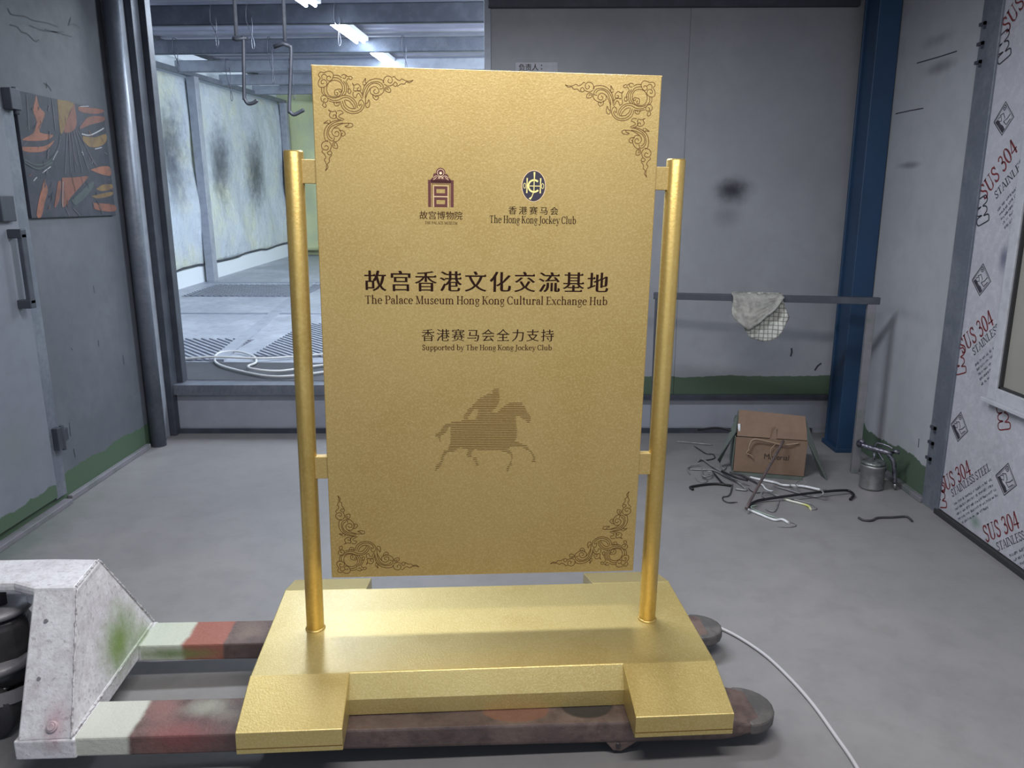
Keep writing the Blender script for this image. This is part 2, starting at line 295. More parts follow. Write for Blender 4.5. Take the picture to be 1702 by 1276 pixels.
HORSE=[[201,401,10770],[148,402,10712],[162,402,10654],[-11,417,10600],[-118,417,10545],[-224,418,10490],[-304,419,10431],[-330,406,10377],[-383,394,10322],[689,1147,10317],[-463,367,10263],[609,1149,10259],[-476,341,10208],[530,1217,10203],[-569,315,10153],[450,1246,10147],[-622,-382,10097],[-301,208,10095],[397,1274,10090],[-622,-448,10044],[-301,196,10042],[343,1302,10036],[-676,-475,9988],[-301,1344,9982],[-716,-515,9930],[-300,1386,9924],[-729,-568,9872],[-340,954,9866],[1062,1415,9860],[-729,-568,9816],[-353,955,9810],[1131,1416,9804],[-809,956,9753],[1241,1417,9744],[-1130,957,9696],[1269,1391,9686],[-1317,958,9634],[-1371,959,9581],[-1397,-1184,9534],[-1143,974,9524],[-1451,-1210,9475],[-1157,988,9466],[-1465,-1224,9419],[-1157,989,9409],[-1532,-1264,9364],[-1157,990,9352],[-1612,-1345,9308],[-1157,992,9296],[-1639,-1412,9252],[-1144,993,9240],[-1546,-1439,9196],[-1157,994,9183],[-1520,-1453,9140],[-1157,967,9126],[-1506,-1439,9082],[-1144,928,9070],[-1158,1065,9012],[-1185,1176,8956],[-1198,1314,8898],[-1212,-834,8852],[-780,768,8842],[1178,1370,8829],[-1225,-915,8796],[-591,-374,8790],[-306,714,8782],[1261,1399,8771],[-1374,-996,8740],[-590,-428,8733],[497,797,8720],[1372,1482,8712],[-1387,-1239,8684],[-617,-455,8676],[661,839,8662],[1429,1511,8654],[-1414,-1280,8628],[-644,-468,8619],[772,867,8604],[1457,1554,8596],[-1428,-1320,8572],[-617,-454,8562],[786,868,8546],[1486,1583,8540],[-1455,-1347,8514],[-440,-291,8503],[787,870,8490],[1501,1598,8482],[-1456,-1348,8458],[-426,-290,8446],[802,857,8432],[1489,1599,8424],[-1483,-1375,8400],[-372,-276,8388],[776,844,8374],[1463,1614,8366],[-1524,-1415,8344],[-358,-249,8330],[749,845,8318],[-1591,-1416,8287],[-344,-221,8272],[723,846,8260],[-1632,-1457,8225],[669,779,8196],[-1633,-1497,8168],[656,766,8139],[-1646,-1565,8111],[657,753,8082],[657,726,8038]]
PAINT=[["o",[[214,3],[229,98],[276,141],[231,223],[197,304],[337,311],[231,364],[10,383],[130,316],[179,212],[159,136]]],["y",[[432,3],[617,3],[551,98],[464,254],[418,273]]],["t",[[627,5],[629,157],[574,245],[462,270],[548,114]]],["t",[[667,25],[968,4],[986,29],[854,63],[683,66]]],["t",[[679,186],[786,98],[982,69],[977,112],[799,166],[652,222]]],["y",[[677,280],[829,277],[986,229],[978,302],[885,353],[753,369],[683,322]]],["o",[[3,436],[223,412],[342,351],[240,442],[104,470],[6,466]]],["t",[[371,662],[517,654],[685,637],[622,696],[447,825],[331,917]]],["o",[[726,577],[863,540],[985,537],[987,618],[855,610]]],["y",[[771,750],[865,708],[989,700],[984,745],[836,769]]],["y",[[695,817],[970,772],[965,808],[782,837]]],["t",[[710,877],[989,899],[982,962],[724,938]]],["o",[[178,685],[198,771],[146,878],[93,990],[49,980],[95,845]]],["t",[[322,694],[354,702],[308,853],[242,913]]],["g",[[442,858],[735,680],[702,766],[504,893]]]]
PLINE=[["w",4,[[669,263],[766,264],[879,220],[970,176]]],["g",5,[[3,534],[109,570],[247,536],[364,422],[413,306]]],["w",3,[[165,631],[263,575]]],["w",3,[[65,700],[103,669]]],["w",3,[[816,383],[911,360]]],["s",3,[[495,268],[409,630]]],["s",3,[[517,266],[477,622]]],["s",3,[[546,256],[541,605]]],["s",3,[[573,249],[617,604]]],["s",3,[[600,243],[693,578]]],["s",3,[[628,241],[797,541]]],["w",2,[[294,520],[361,438]]],["w",2,[[333,910],[377,694]]],["s",3,[[114,18],[90,295]]],["s",3,[[372,3],[366,261]]],["g",5,[[3,556],[126,600],[291,535]]],["s",3,[[365,919],[399,993]]],["s",3,[[455,924],[524,993]]],["w",2,[[689,23],[800,3]]],["s",3,[[742,456],[819,541]]]]
HOOKS={"black_long":[7.5,"k",[[1255,3996,10],[1317,4075,12],[1379,4109,16],[1544,4135,30],[1726,4184,32],[1862,4222,28],[1914,4234,20],[1922,4185,16],[1879,4129,10]]],"shaft":[8.5,"r",[[1236,3932,36],[1326,4078,80],[1505,4371,150],[1620,4531,228]]],"white_front":[7,"w",[[1266,3987,7],[1317,3905,7],[1360,3846,7],[1405,3850,7],[1423,3804,7]]],"wire_front":[3,"s",[[1433,3831,4],[1457,3804,4],[1446,3774,4],[1406,3762,4],[1351,3769,4]]],"shadow_line":[4,"e",[[1334,4052,4],[1294,4036,4],[1299,3990,4],[1333,3937,4],[1388,3873,4]]],"white_upper":[7,"w",[[1424,4495,8],[1471,4453,9],[1545,4398,10],[1577,4350,12],[1680,4329,14],[1759,4258,18]]],"curl":[3,"s",[[1613,4346,28],[1598,4283,30],[1626,4257,34],[1628,4304,40],[1675,4349,38],[1706,4330,34],[1679,4311,28]]],"ring_hook":[5,"s",[[1522,4346,6],[1571,4288,10],[1637,4208,12],[1704,4157,16],[1723,4126,44],[1732,4165,50],[1763,4186,44]]],"yellow_tip":[6,"y",[[1508,4141,8],[1543,4109,7],[1579,4080,6],[1611,4042,6],[1608,3992,6]]],"yellow_mate":[4,"s",[[1551,4152,6],[1603,4110,5],[1644,4062,5],[1643,4005,5],[1606,3995,5]]],"j_small":[5,"s",[[1480,4125,6],[1412,3986,6],[1385,3964,6],[1363,3997,6]]],"s_loop":[4,"s",[[1540,4180,14],[1483,4168,16],[1464,4227,14],[1430,4251,10],[1404,4210,8],[1412,4161,8],[1459,4172,10]]],"white_mid":[5,"w",[[1433,4395,10],[1456,4359,10],[1456,4303,8],[1469,4269,8],[1490,4265,8]]],"gray_back":[6,"d",[[1319,4568,14],[1372,4526,14],[1407,4449,12],[1440,4375,10]]],"far_white":[5,"s",[[1119,5226,5],[1173,5215,5],[1264,5183,5],[1356,5153,5]]],"black_tail":[4,"d",[[1222,5124,6],[1242,5050,5],[1268,4960,4],[1306,4950,4],[1306,4887,4],[1271,4844,4],[1178,4803,6]]],"white_bent":[7,"s",[[1172,4797,12],[1210,4831,10],[1228,4746,12],[1246,4639,18],[1275,4541,20],[1309,4454,14],[1340,4318,8],[1332,4280,6],[1281,4299,6]]],"c_left":[5,"s",[[1183,4716,20],[1121,4704,14],[1082,4667,10],[1070,4607,8],[1071,4557,6]]],"gray_long":[5,"s",[[1083,4645,6],[1161,4635,8],[1229,4613,12],[1269,4516,14],[1301,4449,12]]],"b_curl":[5,"s",[[1155,4611,22],[1130,4474,24],[1176,4483,22],[1200,4541,24],[1172,4556,26]]],"thin_curl":[3,"s",[[1088,4502,4],[1098,4435,4],[1134,4421,4],[1157,4471,4],[1144,4523,4]]],"dark_end":[7.5,"k",[[1030,4289,6],[1021,4325,7],[1061,4349,8],[1136,4375,8],[1203,4380,8],[1268,4351,8]]],"wire_tail":[4,"d",[[1285,4375,10],[1232,4231,7],[1205,4190,5],[1177,4180,4],[1166,4130,4],[1187,4095,4],[1237,4102,4]]],"dark_cross":[5,"k",[[1216,4590,14],[1220,4464,14],[1231,4370,12],[1275,4352,10]]],"dark_core":[7,"k",[[1252,4511,42],[1300,4402,44],[1366,4353,40]]],"small_tip":[4,"s",[[1295,4711,18],[1299,4637,8],[1340,4710,4]]],"tie_end":[3,"d",[[1363,4323,4],[1363,4285,4],[1382,4248,4],[1418,4253,4]]],"lone":[6,"d",[[1819,3876,6],[1831,3844,6],[1872,3840,6],[1922,3876,6],[2003,3883,6],[2077,3892,6],[2084,3855,6],[2080,3829,6]]]}
# ------------------------------------------------------------------ materials
GREEN = (62, 84, 62)
SOOT = (28, 32, 44)
M_floor = material('painted_concrete', (122, 121, 123), .5, 0, [(1.1, (136, 134, 134), .7), (7, (108, 107, 108), .35), (40, (130, 127, 125), .25)], ((3, .06), (60, .05)),
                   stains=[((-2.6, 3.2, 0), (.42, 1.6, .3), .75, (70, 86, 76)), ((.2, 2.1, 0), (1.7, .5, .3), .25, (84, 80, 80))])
M_lwall = material('grey_wall_paint', (82, 86, 94), .6, 0, [(1.6, (94, 98, 106), .7), (14, (72, 75, 84), .3)], (30, .05), band=(GREEN, .165, .09, 5),
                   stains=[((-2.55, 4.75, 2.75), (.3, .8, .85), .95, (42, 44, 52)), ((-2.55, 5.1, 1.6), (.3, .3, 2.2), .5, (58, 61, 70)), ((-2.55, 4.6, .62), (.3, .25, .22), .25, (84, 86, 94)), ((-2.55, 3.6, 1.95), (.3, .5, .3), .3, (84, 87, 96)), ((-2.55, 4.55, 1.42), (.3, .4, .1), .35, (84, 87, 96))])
M_bwall = material('grey_panel', (138, 141, 148), .5, 0, [(1.2, (152, 155, 161), .6), (9, (128, 131, 138), .3)], (20, .04), band=(GREEN, .425, .05, 3),
                   stains=[((1.47, 5.45, 1.72), (.17, .3, .13), .95, SOOT), ((1.44, 5.45, 1.55), (.14, .3, .12), .35, (60, 63, 70)), ((1.9, 5.45, 1.9), (.5, .3, .35), .18, (90, 94, 100)), ((.9, 5.45, .85), (.4, .3, .25), .2, (92, 95, 104))])
M_rwall = material('pale_panel', (152, 155, 161), .5, 0, [(1.4, (166, 168, 174), .6), (11, (142, 145, 151), .3)], (20, .04), band=(GREEN, .2, .13, 6),
                   stains=[((2.29, 4.5, 2.35), (.3, .22, .05), .55, (70, 72, 78)), ((2.29, 4.55, 2.5), (.3, .25, .05), .4, (80, 82, 88)), ((2.29, 4.72, 1.85), (.3, .2, .03), .6, (62, 66, 84)), ((2.29, 4.55, 1.0), (.3, .5, .06), .2, (100, 103, 110))])
M_ceil = material('ceiling_board', (150, 152, 156), .8)
M_steel = material('galvanised_steel', (104, 110, 122), .45, .35, [(6, (128, 133, 142), .6), (40, (82, 87, 98), .3)], (40, .06))
M_dark = material('dark_steel', (62, 66, 76), .5, .3, [(8, (80, 84, 94), .6)], (30, .06))
M_lite = material('pale_steel', (150, 156, 168), .45, .2, [(8, (126, 132, 144), .6)])
M_blue = material('blue_column_paint', (26, 56, 88), .5, 0, [(2.5, (22, 44, 70), .7), (20, (34, 64, 94), .3)], (25, .04))
M_riser = material('riser_panel', (146, 150, 162), .5, 0, [(3, (128, 132, 144), .6)], stains=[((-.5, 5.5, .03), (4, .4, .03), .6, (60, 66, 62))])
M_lilac = material('skirting_paint', (112, 110, 118), .6, 0, [(9, (84, 96, 88), .7)], (30, .06))
M_gold = material('gold_board_paint', (170, 146, 90), .45, .4, [(2.2, (160, 134, 74), .6), (160, (190, 168, 114), .55)], ((220, .12), (2, .02)))
M_edge = material('gold_edge', (226, 196, 128), .35, .5, [(60, (240, 214, 150), .5)])
M_pole = material('gold_pole_metal', (198, 170, 100), .38, .7, [(3, (178, 148, 78), .6), (90, (212, 188, 122), .4)], (120, .08))
M_base = material('gold_base_metal', (200, 180, 116), .42, .65, [(2.6, (186, 162, 94), .7), (150, (216, 200, 142), .5)], ((180, .16), (4, .03)), coat=(.5, .3))
M_ink = material('brown_ink', (36, 18, 14), .7, spec=.1)
M_ink_soft = material('brown_ink_light', (54, 28, 18), .7, spec=.1)
M_logo = material('maroon_print', (86, 38, 36), .6)
M_navy = material('navy_print', (38, 34, 52), .55)
M_cream = material('cream_print', (232, 216, 140), .6)
M_pink = material('pale_print', (238, 208, 172), .6)
M_groove = material('engraved_groove', (98, 68, 26), .6, .3)
M_jack = material('worn_white_paint', (206, 206, 210), .5, 0, [(5, (190, 186, 192), .7), (22, (172, 167, 170), .55), (70, (150, 144, 146), .3)], ((30, .25), (90, .15)),
                  stains=[((-1.225, .02, .20), (.12, .2, .16), 1.0, (104, 128, 62)), ((-1.2, .16, .12), (.2, .12, .08), .7, (112, 132, 84)), ((-1.25, -.36, .16), (.05, .1, .12), .5, (150, 92, 96))], speck=(60, (128, 122, 122), .45))
M_weld = material('chipped_weld', (186, 184, 188), .6, 0, [(60, (90, 82, 84), .9)])
def fork_mat(name, spots):
    return material(name, (84, 72, 70), .55, .1, [(4, (116, 100, 92), .7), (18, (58, 48, 48), .6), (60, (96, 72, 70), .4)], ((26, .3), (80, .2)), stains=spots)
M_fork1 = fork_mat('worn_fork_paint_near', [((-.9, -.37, .12), (.2, .12, .1), .8, (128, 74, 74)), ((-.99, -.24, .13), (.1, .1, .1), .7, (132, 92, 88)), ((-.86, -.24, .13), (.1, .07, .05), .7, (148, 150, 138)), ((-1.20, -.28, .12), (.17, .6, .4), .95, (184, 186, 176), 1), ((.09, -.3, .14), (.11, .06, .05), .85, (116, 80, 66), 1), ((.31, -.28, .14), (.1, .08, .03), .9, (36, 36, 40), 1), ((-.2, -.28, .14), (.2, .08, .03), .6, (44, 44, 46)), ((-.78, -.28, .14), (.1, .09, .03), .5, (140, 138, 128))])
M_fork2 = fork_mat('worn_fork_paint_far', [((-.85, .18, .14), (.12, .1, .04), .6, (134, 116, 104)), ((-1.02, .18, .14), (.12, .4, .3), .85, (150, 92, 78), 1), ((-1.20, .18, .14), (.16, .6, .4), .95, (184, 190, 176), 1), ((-1.08, .10, .09), (.22, .03, .035), .9, (98, 120, 66))])
M_iron = material('oily_iron', (58, 56, 58), .45, .4, [(12, (84, 80, 82), .6)], (40, .15))
M_ironl = material('scuffed_iron', (134, 132, 136), .5, .3, [(12, (100, 98, 102), .6)], (40, .15))
M_rubber = material('black_wheel', (44, 43, 46), .6, 0, [(10, (66, 64, 68), .5)])
M_cable = material('pale_cable', (168, 166, 170), .5)
M_hose = material('white_hose', (186, 188, 190), .45)
M_tipk = material('fork_tip_iron', (74, 72, 72), .6, .1, [(14, (98, 94, 92), .7)], (40, .3))
HM = {'k': material('black_hook', (30, 29, 33), .45, .2), 'r': material('brown_hook', (96, 84, 84), .55, .1, (20, (70, 62, 64), .7)), 'w': material('white_hook', (214, 216, 220), .5, 0, (30, (176, 176, 180), .6)),
      's': material('grey_hook', (140, 140, 144), .45, .3, (30, (104, 104, 108), .7)), 'e': material('shadow_tinted_hook', (138, 156, 144), .5), 'y': material('yellow_tipped_hook', (206, 208, 196), .5, 0, stains=[((1.595, 4.03, 0), (.06, .06, .1), 1, (190, 190, 74))]),  # green-grey tone: greenish shadow put into the hook colour
      'd': material('dark_grey_hook', (62, 61, 66), .5, .3, (30, (86, 84, 88), .6))}
M_card = material('cardboard', (118, 96, 80), .8, 0, [(5, (104, 84, 70), .7), (30, (128, 106, 90), .3)], (40, .06))
M_cardin = material('cardboard_grey_print', (92, 100, 96), .8, 0, (6, (74, 84, 78), .7))
M_print = material('box_print', (34, 28, 28), .8)
M_twine = material('twine', (146, 126, 106), .8)
M_cup = material('aluminium_cup', (150, 150, 152), .38, .75, [(18, (112, 112, 114), .5)], (30, .08))
M_lid = material('stained_lid', (120, 124, 122), .35, .6, [(40, (60, 66, 64), .9)], (50, .2))
M_gun = material('chrome_gun', (128, 128, 138), .25, .8, [(34, (52, 50, 66), .9)], (40, .5))
M_rag = material('dirty_rag', (142, 142, 138), .9, 0, [(14, (170, 170, 164), .6), (24, (96, 96, 94), .6)], ((60, .3), (14, .2)))
M_rag2 = material('quilted_rag', (186, 188, 182), .9, 0, [(24, (150, 152, 148), .6)], (60, .3), grid=(38, (104, 106, 104), .3))
M_film = material('protective_film', (178, 179, 188), .42, .2, [(3, (160, 162, 171), .6), (26, (198, 199, 207), .5), (80, (160, 160, 168), .3)], ((14, .12), (50, .12)),
                  stains=[((2.29, 3.69, 1.38), (.2, .06, .1), .8, (84, 86, 110)), ((2.29, 3.62, .09), (.2, .07, .05), .7, (96, 128, 112)), ((2.29, 3.9, 1.95), (.2, .25, .5), .3, (196, 198, 208))])
M_red = material('red_film_print', (112, 36, 40), .6, 0, [(30, (66, 34, 40), .8)])
M_blk = material('black_film_print', (44, 42, 52), .6, 0, [(40, (70, 68, 78), .6)])
M_fine = material('pale_film_print', (96, 100, 110), .6, 0, (40, (120, 124, 134), .6))
M_wframe = material('window_frame_paint', (168, 170, 178), .5, 0, (20, (146, 148, 156), .6))
M_pane = material('dusty_window_glass', (140, 138, 132), .3, 0, [(2, (128, 126, 122), .6)])
M_gasket = material('dark_gasket', (44, 44, 46), .6)
M_plastic = material('plastic_sheeting', (178, 188, 198), .42, 0, [(1.2, (194, 198, 172), .75), (5, (158, 168, 182), .5)], ((1.5, 1, .08), (5, .8, .03), (20, .3)),
                     stains=[((-2.13, 5.2, 1.75), (.6, .6, 1.0), 1.0, (34, 40, 58)), ((-2.13, 6.75, 1.65), (.6, .5, .85), 1.0, (36, 42, 56)), ((-2.13, 8.15, 1.55), (.6, .65, .95), 1.0, (40, 48, 60)), ((-2.13, 7.4, 1.8), (.6, 2.0, 1.2), .3, (120, 126, 138)), ((-2.13, 5.2, 1.4), (.5, .7, .6), .35, (120, 128, 146)), ((-2.13, 4.9, .8), (.5, 1.2, .5), .5, (178, 190, 208))])
M_plasticb = material('yellowed_plastic_sheeting', (184, 192, 150), .5, 0, [(1.4, (160, 172, 150), .7)], ((2.5, .5), (9, .2)))
M_sheetw = material('white_roof_sheet', (206, 214, 222), .5)
M_sky = material('translucent_roof_sheet', (210, 220, 232), .5, emit=((206, 222, 240), .55))  # emission stands in for daylight coming through the sheet
M_corr = material('corrugated_roof', (136, 137, 152), .45, .2, [(2, (156, 158, 172), .6)])
M_bfloor = material('booth_floor_plate', (150, 156, 168), .4, .15, [(1.6, (184, 190, 200), .7), (12, (116, 122, 134), .45)], ((20, .2), (60, .15)))
M_bpan = material('grating_pan', (96, 98, 110), .6, .1, (3, (124, 126, 138), .6))
M_bdark = material('booth_dark_plate', (60, 62, 68), .5, .1, [(4, (78, 80, 86), .6)], (30, .1))
M_tube = material('lamp_tube', (255, 255, 255), .4, 0, emit=((214, 232, 255), 42))
M_lamp = material('lamp_housing', (214, 220, 228), .4)
M_wire = material('hanging_wire', (92, 94, 104), .4, .5)
M_paper = material('label_paper', (182, 184, 192), .7, 0, (20, (164, 166, 174), .5))
M_scr = material('dark_scratch', (46, 48, 56), .7)
M_door = material('door_leaf_paint', (108, 113, 123), .55, 0, [(1.5, (122, 127, 136), .6), (12, (92, 96, 106), .3)], (25, .05), band=(GREEN, .14, .09, 5),
                  stains=[((-2.55, 3.7, .45), (.3, .3, .25), .3, (104, 108, 104))])
PM = [material('painting_ground', (34, 40, 52), .6, 0, (9, (54, 54, 68), .8)), material('painting_orange', (132, 84, 66), .6, 0, (12, (96, 64, 54), .8)), material('painting_ochre', (112, 90, 54), .6, 0, (12, (88, 66, 46), .8)),
      material('painting_terracotta', (112, 70, 58), .6, 0, (12, (84, 54, 48), .8)), material('painting_green', (56, 66, 70), .6), material('painting_white', (150, 152, 156), .6), material('painting_grey', (84, 80, 90), .6)]
# ------------------------------------------------------------------ room
YF, YB, XL, XR, HC = -1.6, 5.45, -2.55, 2.29, 3.2
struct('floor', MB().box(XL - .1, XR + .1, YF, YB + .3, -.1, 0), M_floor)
struct('ceiling', MB().box(XL - .1, XR + .1, YF, YB + .3, HC, HC + .1), M_ceil)
WL = struct('wall_left', MB().box(XL - .1, XL, YF, YB, 0, HC), M_lwall)
WR = struct('wall_right', MB().box(XR, XR + .1, YF, YB + .2, 0, HC), M_rwall)
mb = MB()                                          # back partition: two sheets with a seam, starting above a recessed riser
mb.box(-.18, 1.127, YB, YB + .06, .293, HC); mb.box(1.131, XR, YB, YB + .06, .293, HC); mb.box(1.12, 1.14, YB + .006, YB + .06, .293, HC)
WB = struct('wall_back', mb, M_bwall)
struct('trim_1', MB().box(-.21, -.165, YB - .012, YB + .08, .37, HC), M_lite, .004)
struct('trim_2', MB().box(-.18, 2.2, YB - .05, YB, 2.862, 3.12), M_dark, .004)
struct('wall_riser', MB().box(XL, XR, YB + .015, YB + .1, 0, .294), M_riser)
mb = MB(); mb.box(XL, -.18, YB - .03, YB + .12, .298, .37)
for k in range(60):
    x = XL + .1 + k * .038
    mb.hexa([(x, YB - .031, .315), (x + .006, YB - .031, .315), (x + .022, YB - .031, .352), (x + .016, YB - .031, .352)], [(x, YB - .034, .315), (x + .006, YB - .034, .315), (x + .022, YB - .034, .352), (x + .016, YB - .034, .352)])
struct('trim_3', mb, M_steel)
struct('trim_4', MB().box(-.1, 2.28, YB - .03, YB, .262, .293), M_dark, .003)
struct('trim_5', MB().box(XL + .05, 2.15, YB, YB + .015, .0, .035), M_dark)
struct('wall_header', MB().box(XL, -.18, YB, YB + .08, 2.99, HC), M_dark)
struct('baseboard_left', MB().box(XL, XL + .03, 4.13, 5.1, 0, .034), M_lilac, .004)
struct('baseboard_right', MB().box(XR - .035, XR, 4.1, 4.98, 0, .03), M_lilac, .004)
struct('trim_6', MB().box(XL, XL + .05, 1.6, 4.1, 0, .028), M_lilac, .003)
# booth opening jamb beside the pipe
mb = MB(); mb.box(-2.55, -2.515, YB - .16, YB - .06, 0, HC); struct('trim_7', mb, M_lite, .003)
struct('trim_8', MB().box(-2.55, -2.47, YB - .06, YB + .05, 0, HC), M_dark, .004)
struct('trim_9', MB().box(-2.55, -2.43, YB + .05, YB + .13, .0, HC), M_dark, .004)
pipe = struct('column_left', MB().cyl((-2.495, 5.165, 0), (-2.495, 5.165, HC), .05, 28), M_steel, 0, 'round grey steel pipe column in the left corner')
mb = MB(); mb.box(2.15, 2.285, 5.0, 5.02, 0, HC); mb.box(2.15, 2.285, 5.2, 5.22, 0, HC); mb.box(2.165, 2.27, 5.02, 5.2, 0, HC)
mb.box(2.14, 2.289, 4.99, 5.24, 0, .03)
struct('column_right', mb, M_blue, .004, 'dark blue painted steel column in the right back corner')
# door on the left: leaf, edge strip, frame
d = struct('door_1', MB().box(XL, XL + .03, 2.2, 4.0, .075, 2.55), M_door, .003, 'pale grey door leaf in the left wall')
struct('trim_10', MB().box(XL, XL + .022, 4.0, 4.10, .06, 2.2), M_steel, .003, parent=d)
mb = MB(); Y0, Z0, Z1 = 3.915, 1.15, 1.50
for z in (Z0, Z1): mb.hexa([(XL + .03, Y0 - .02, z - .022), (XL + .1, Y0 - .02, z - .022), (XL + .1, Y0 + .025, z - .022), (XL + .03, Y0 + .025, z - .022)], [(XL + .03, Y0 - .02, z + .022), (XL + .1, Y0 - .02, z + .022), (XL + .1, Y0 + .025, z + .022), (XL + .03, Y0 + .025, z + .022)])
mb.box(XL + .075, XL + .1, Y0 - .018, Y0 + .023, Z0, Z1)
mb.build('door_handle', M_dark, d, .004)
mb = MB(); mb.box(XL + .022, XL + .055, 4.035, 4.08, .33, .455); mb.box(XL + .0, XL + .045, 4.08, 4.15, .36, .43); mb.cyl((XL + .05, 4.085, .32), (XL + .05, 4.085, .46), .012, 12)
mb.build('door_hinge', M_dark, d, .003)
mb = MB(); mb.box(XL + .022, XL + .07, 4.02, 4.10, 2.10, 2.20); mb.cyl((XL + .05, 4.085, 2.08), (XL + .05, 4.085, 2.21), .012, 12)
mb.build('door_hinge', M_dark, d, .003)
MB().box(XL + .03, XL + .06, 3.84, 3.945, 1.56, 1.685).build('door_lock_case', M_dark, d, .004)
mb = MB(); s = Sheet()
for l in ([(4.209, 2.599), (4.234, 2.575), (4.349, 2.59), (4.415, 2.585), (4.539, 2.599), (4.649, 2.6)], [(4.206, 2.521), (4.269, 2.523), (4.297, 2.505), (4.346, 2.506), (4.407, 2.482), (4.445, 2.496)], [(4.513, 2.562), (4.642, 2.568), (4.779, 2.574)], [(4.752, 2.631), (4.816, 2.649), (4.875, 2.64)], [(4.794, 2.68), (4.764, 2.638)],
          [(4.373, 2.553), (4.51, 2.552), (4.703, 2.585)], [(4.436, 2.276), (4.478, 2.267), (4.5, 2.245)], [(4.465, 2.285), (4.457, 2.254)], [(4.677, 1.161), (4.68, 1.117)], [(4.245, .43), (4.239, .35)], [(4.251, .274), (4.257, .218)], [(4.925, .688), (4.926, .628)], [(4.655, .834), (4.653, .797)], [(4.361, .841), (4.37, .825)]):
    s.stroke([(q.x, q.y) for q in smooth([(y, z, 0) for y, z in l], 4)], .006)
s.lay(mb, (XL, 0, 0), (0, 1, 0), (0, 0, 1), .0012); mb.build('scratch_marks', M_scr, WL)
mb = MB(); s = Sheet()
for l in ([(4.759, 2.413), (4.523, 2.406), (4.34, 2.404)], [(4.954, 2.159), (4.784, 2.158), (4.625, 2.154)], [(4.25, .33), (4.245, .28)]): s.stroke([(-y, z) for y, z in l], .006)
s.lay(mb, (XR, 0, 0), (0, -1, 0), (0, 0, 1), .0012); mb.build('scratch_marks', M_scr, WR)
mb = MB(); s = Sheet()
for l in ([(2.132, .467), (2.15, .50), (2.175, .52)], [(1.953, .63), (1.958, .6), (1.952, .57)]): s.stroke(l, .012)
s.lay(mb, (0, YB, 0), (1, 0, 0), (0, 0, 1), .0012); mb.build('scratch_marks', M_scr, WB)
# ------------------------------------------------------------------ painted board on the left wall
p = thing('painted_board', 'abstract orange and black streaked painting hanging on the left wall', 'painting', (XL + .002, 4.57, 1.57))
MB().box(0, .018, -.437, .437, 0, .635).build('board', PM[0], p, .002)
mb = MB(); key = {'o': 1, 'y': 2, 't': 3, 'g': 4, 'w': 5, 's': 6}; U = lambda u, v, x: (x, -.437 + u / 1000 * .874, .635 - v / 1000 * .635)
for i, (c, l) in enumerate(PAINT):
    mb.mi = key[c]; q = smooth([U(u, v, .0186 + i * .00004) for u, v in l + [l[0]]], 3)[:-1]; mb.poly(q)
for i, (c, wd, l) in enumerate(PLINE):
    mb.mi = key[c]; P = smooth([U(u, v, .0194 + i * .00004) for u, v in l], 4); hw = wd * .00095
    for a, b in zip(P, P[1:]):
        t = (b - a).normalized(); nn = Vector((0, -t.z, t.y)) * hw; mb.poly([a + nn, a - nn, b - nn, b + nn])
rp = random.Random(21)
for i in range(70):                                     # many fine dry-brush lines sweeping through the pattern
    u, v = rp.uniform(40, 960), rp.uniform(20, 980); lean = (u - 480) / 500; n = rp.choice((40, 70, 110)); mb.mi = rp.choice((6, 6, 4, 0, 0, 5 if i % 5 == 0 else 6, 3))
    P = smooth([U(min(max(u + lean * k * .5 + rp.uniform(-9, 9), 4), 996), min(max(v + k * (1 - abs(lean) * .7), 4), 996), .0200 + i * .00001) for k in range(0, n + 1, n // 3)], 3); hw = rp.choice((.0011, .0016, .0032))
    for a, b in zip(P, P[1:]):
        if (b - a).length < 1e-6: continue
        t = (b - a).normalized(); nn = Vector((0, -t.z, t.y)) * hw; mb.poly([a + nn, a - nn, b - nn, b + nn])
mb.build('paint_strokes', PM, p)
# ------------------------------------------------------------------ paint booth behind the opening (its floor climbs slightly)
BM = Matrix.Translation((-2.5, 5.45, .37)) @ Matrix.Rotation(-.0354568, 4, 'Z') @ Matrix.Rotation(.0272621, 4, 'X')
ident = lambda mb: mb.xform(BM)
BX0, BX1, BY1, BZ = -2.134, 5.2, 9.75, 2.79
def bstruct(name, mb, m, bevel=0, label=None):
    o = mb.build(name, m, None, bevel, kind='structure', label=label); o.matrix_world = BM; return o
fl = [(BX0 - .3, .1), (2.3, .12), (2.5, .3), (BX1, .34), (BX1, BY1 + .3), (BX0 - .3, BY1 + .3)]
bstruct('floor_booth', MB().hexa([(x, y, -.06) for x, y in fl], [(x, y, 0) for x, y in fl]), M_bfloor)
bstruct('trim_11', MB().box(-.3, 2.3, .12, .69, 0, .004), M_bdark)
mb = MB()
for x0, x1, y0, y1 in ((-2.0, .02, .74, 1.62), (-1.9, -.35, 4.3, 5.4), (.25, 2.2, .9, 2.4)):
    d = y1 - y0; n = int((x1 - x0 + d) / .075)
    for k in range(n):                                  # one slanted bar, clipped to the frame
        xa = x0 - d + k * .075; pts = []
        ta, tb = max(0, (x0 - xa) / d), min(1, (x1 - .03 - xa) / d)
        if tb - ta < .02: continue
        A, Bq = (xa + ta * d, y1 - ta * d), (xa + tb * d, y1 - tb * d)
        q = [(A[0], A[1]), (Bq[0], Bq[1]), (Bq[0] + .034, Bq[1]), (A[0] + .034, A[1])]
        mb.hexa([(x, y, .003) for x, y in q], [(x, y, .014) for x, y in q])
pan = MB()
for x0, x1, y0, y1 in ((-2.0, .02, .74, 1.62), (-1.9, -.35, 4.3, 5.4), (.25, 2.2, .9, 2.4)): pan.box(x0, x1, y0, y1, 0, .003)
bstruct('trim_21', pan, M_bpan)
bstruct('trim_12', mb, M_lite, label='floor grating strips of the paint booth')
mb = MB()
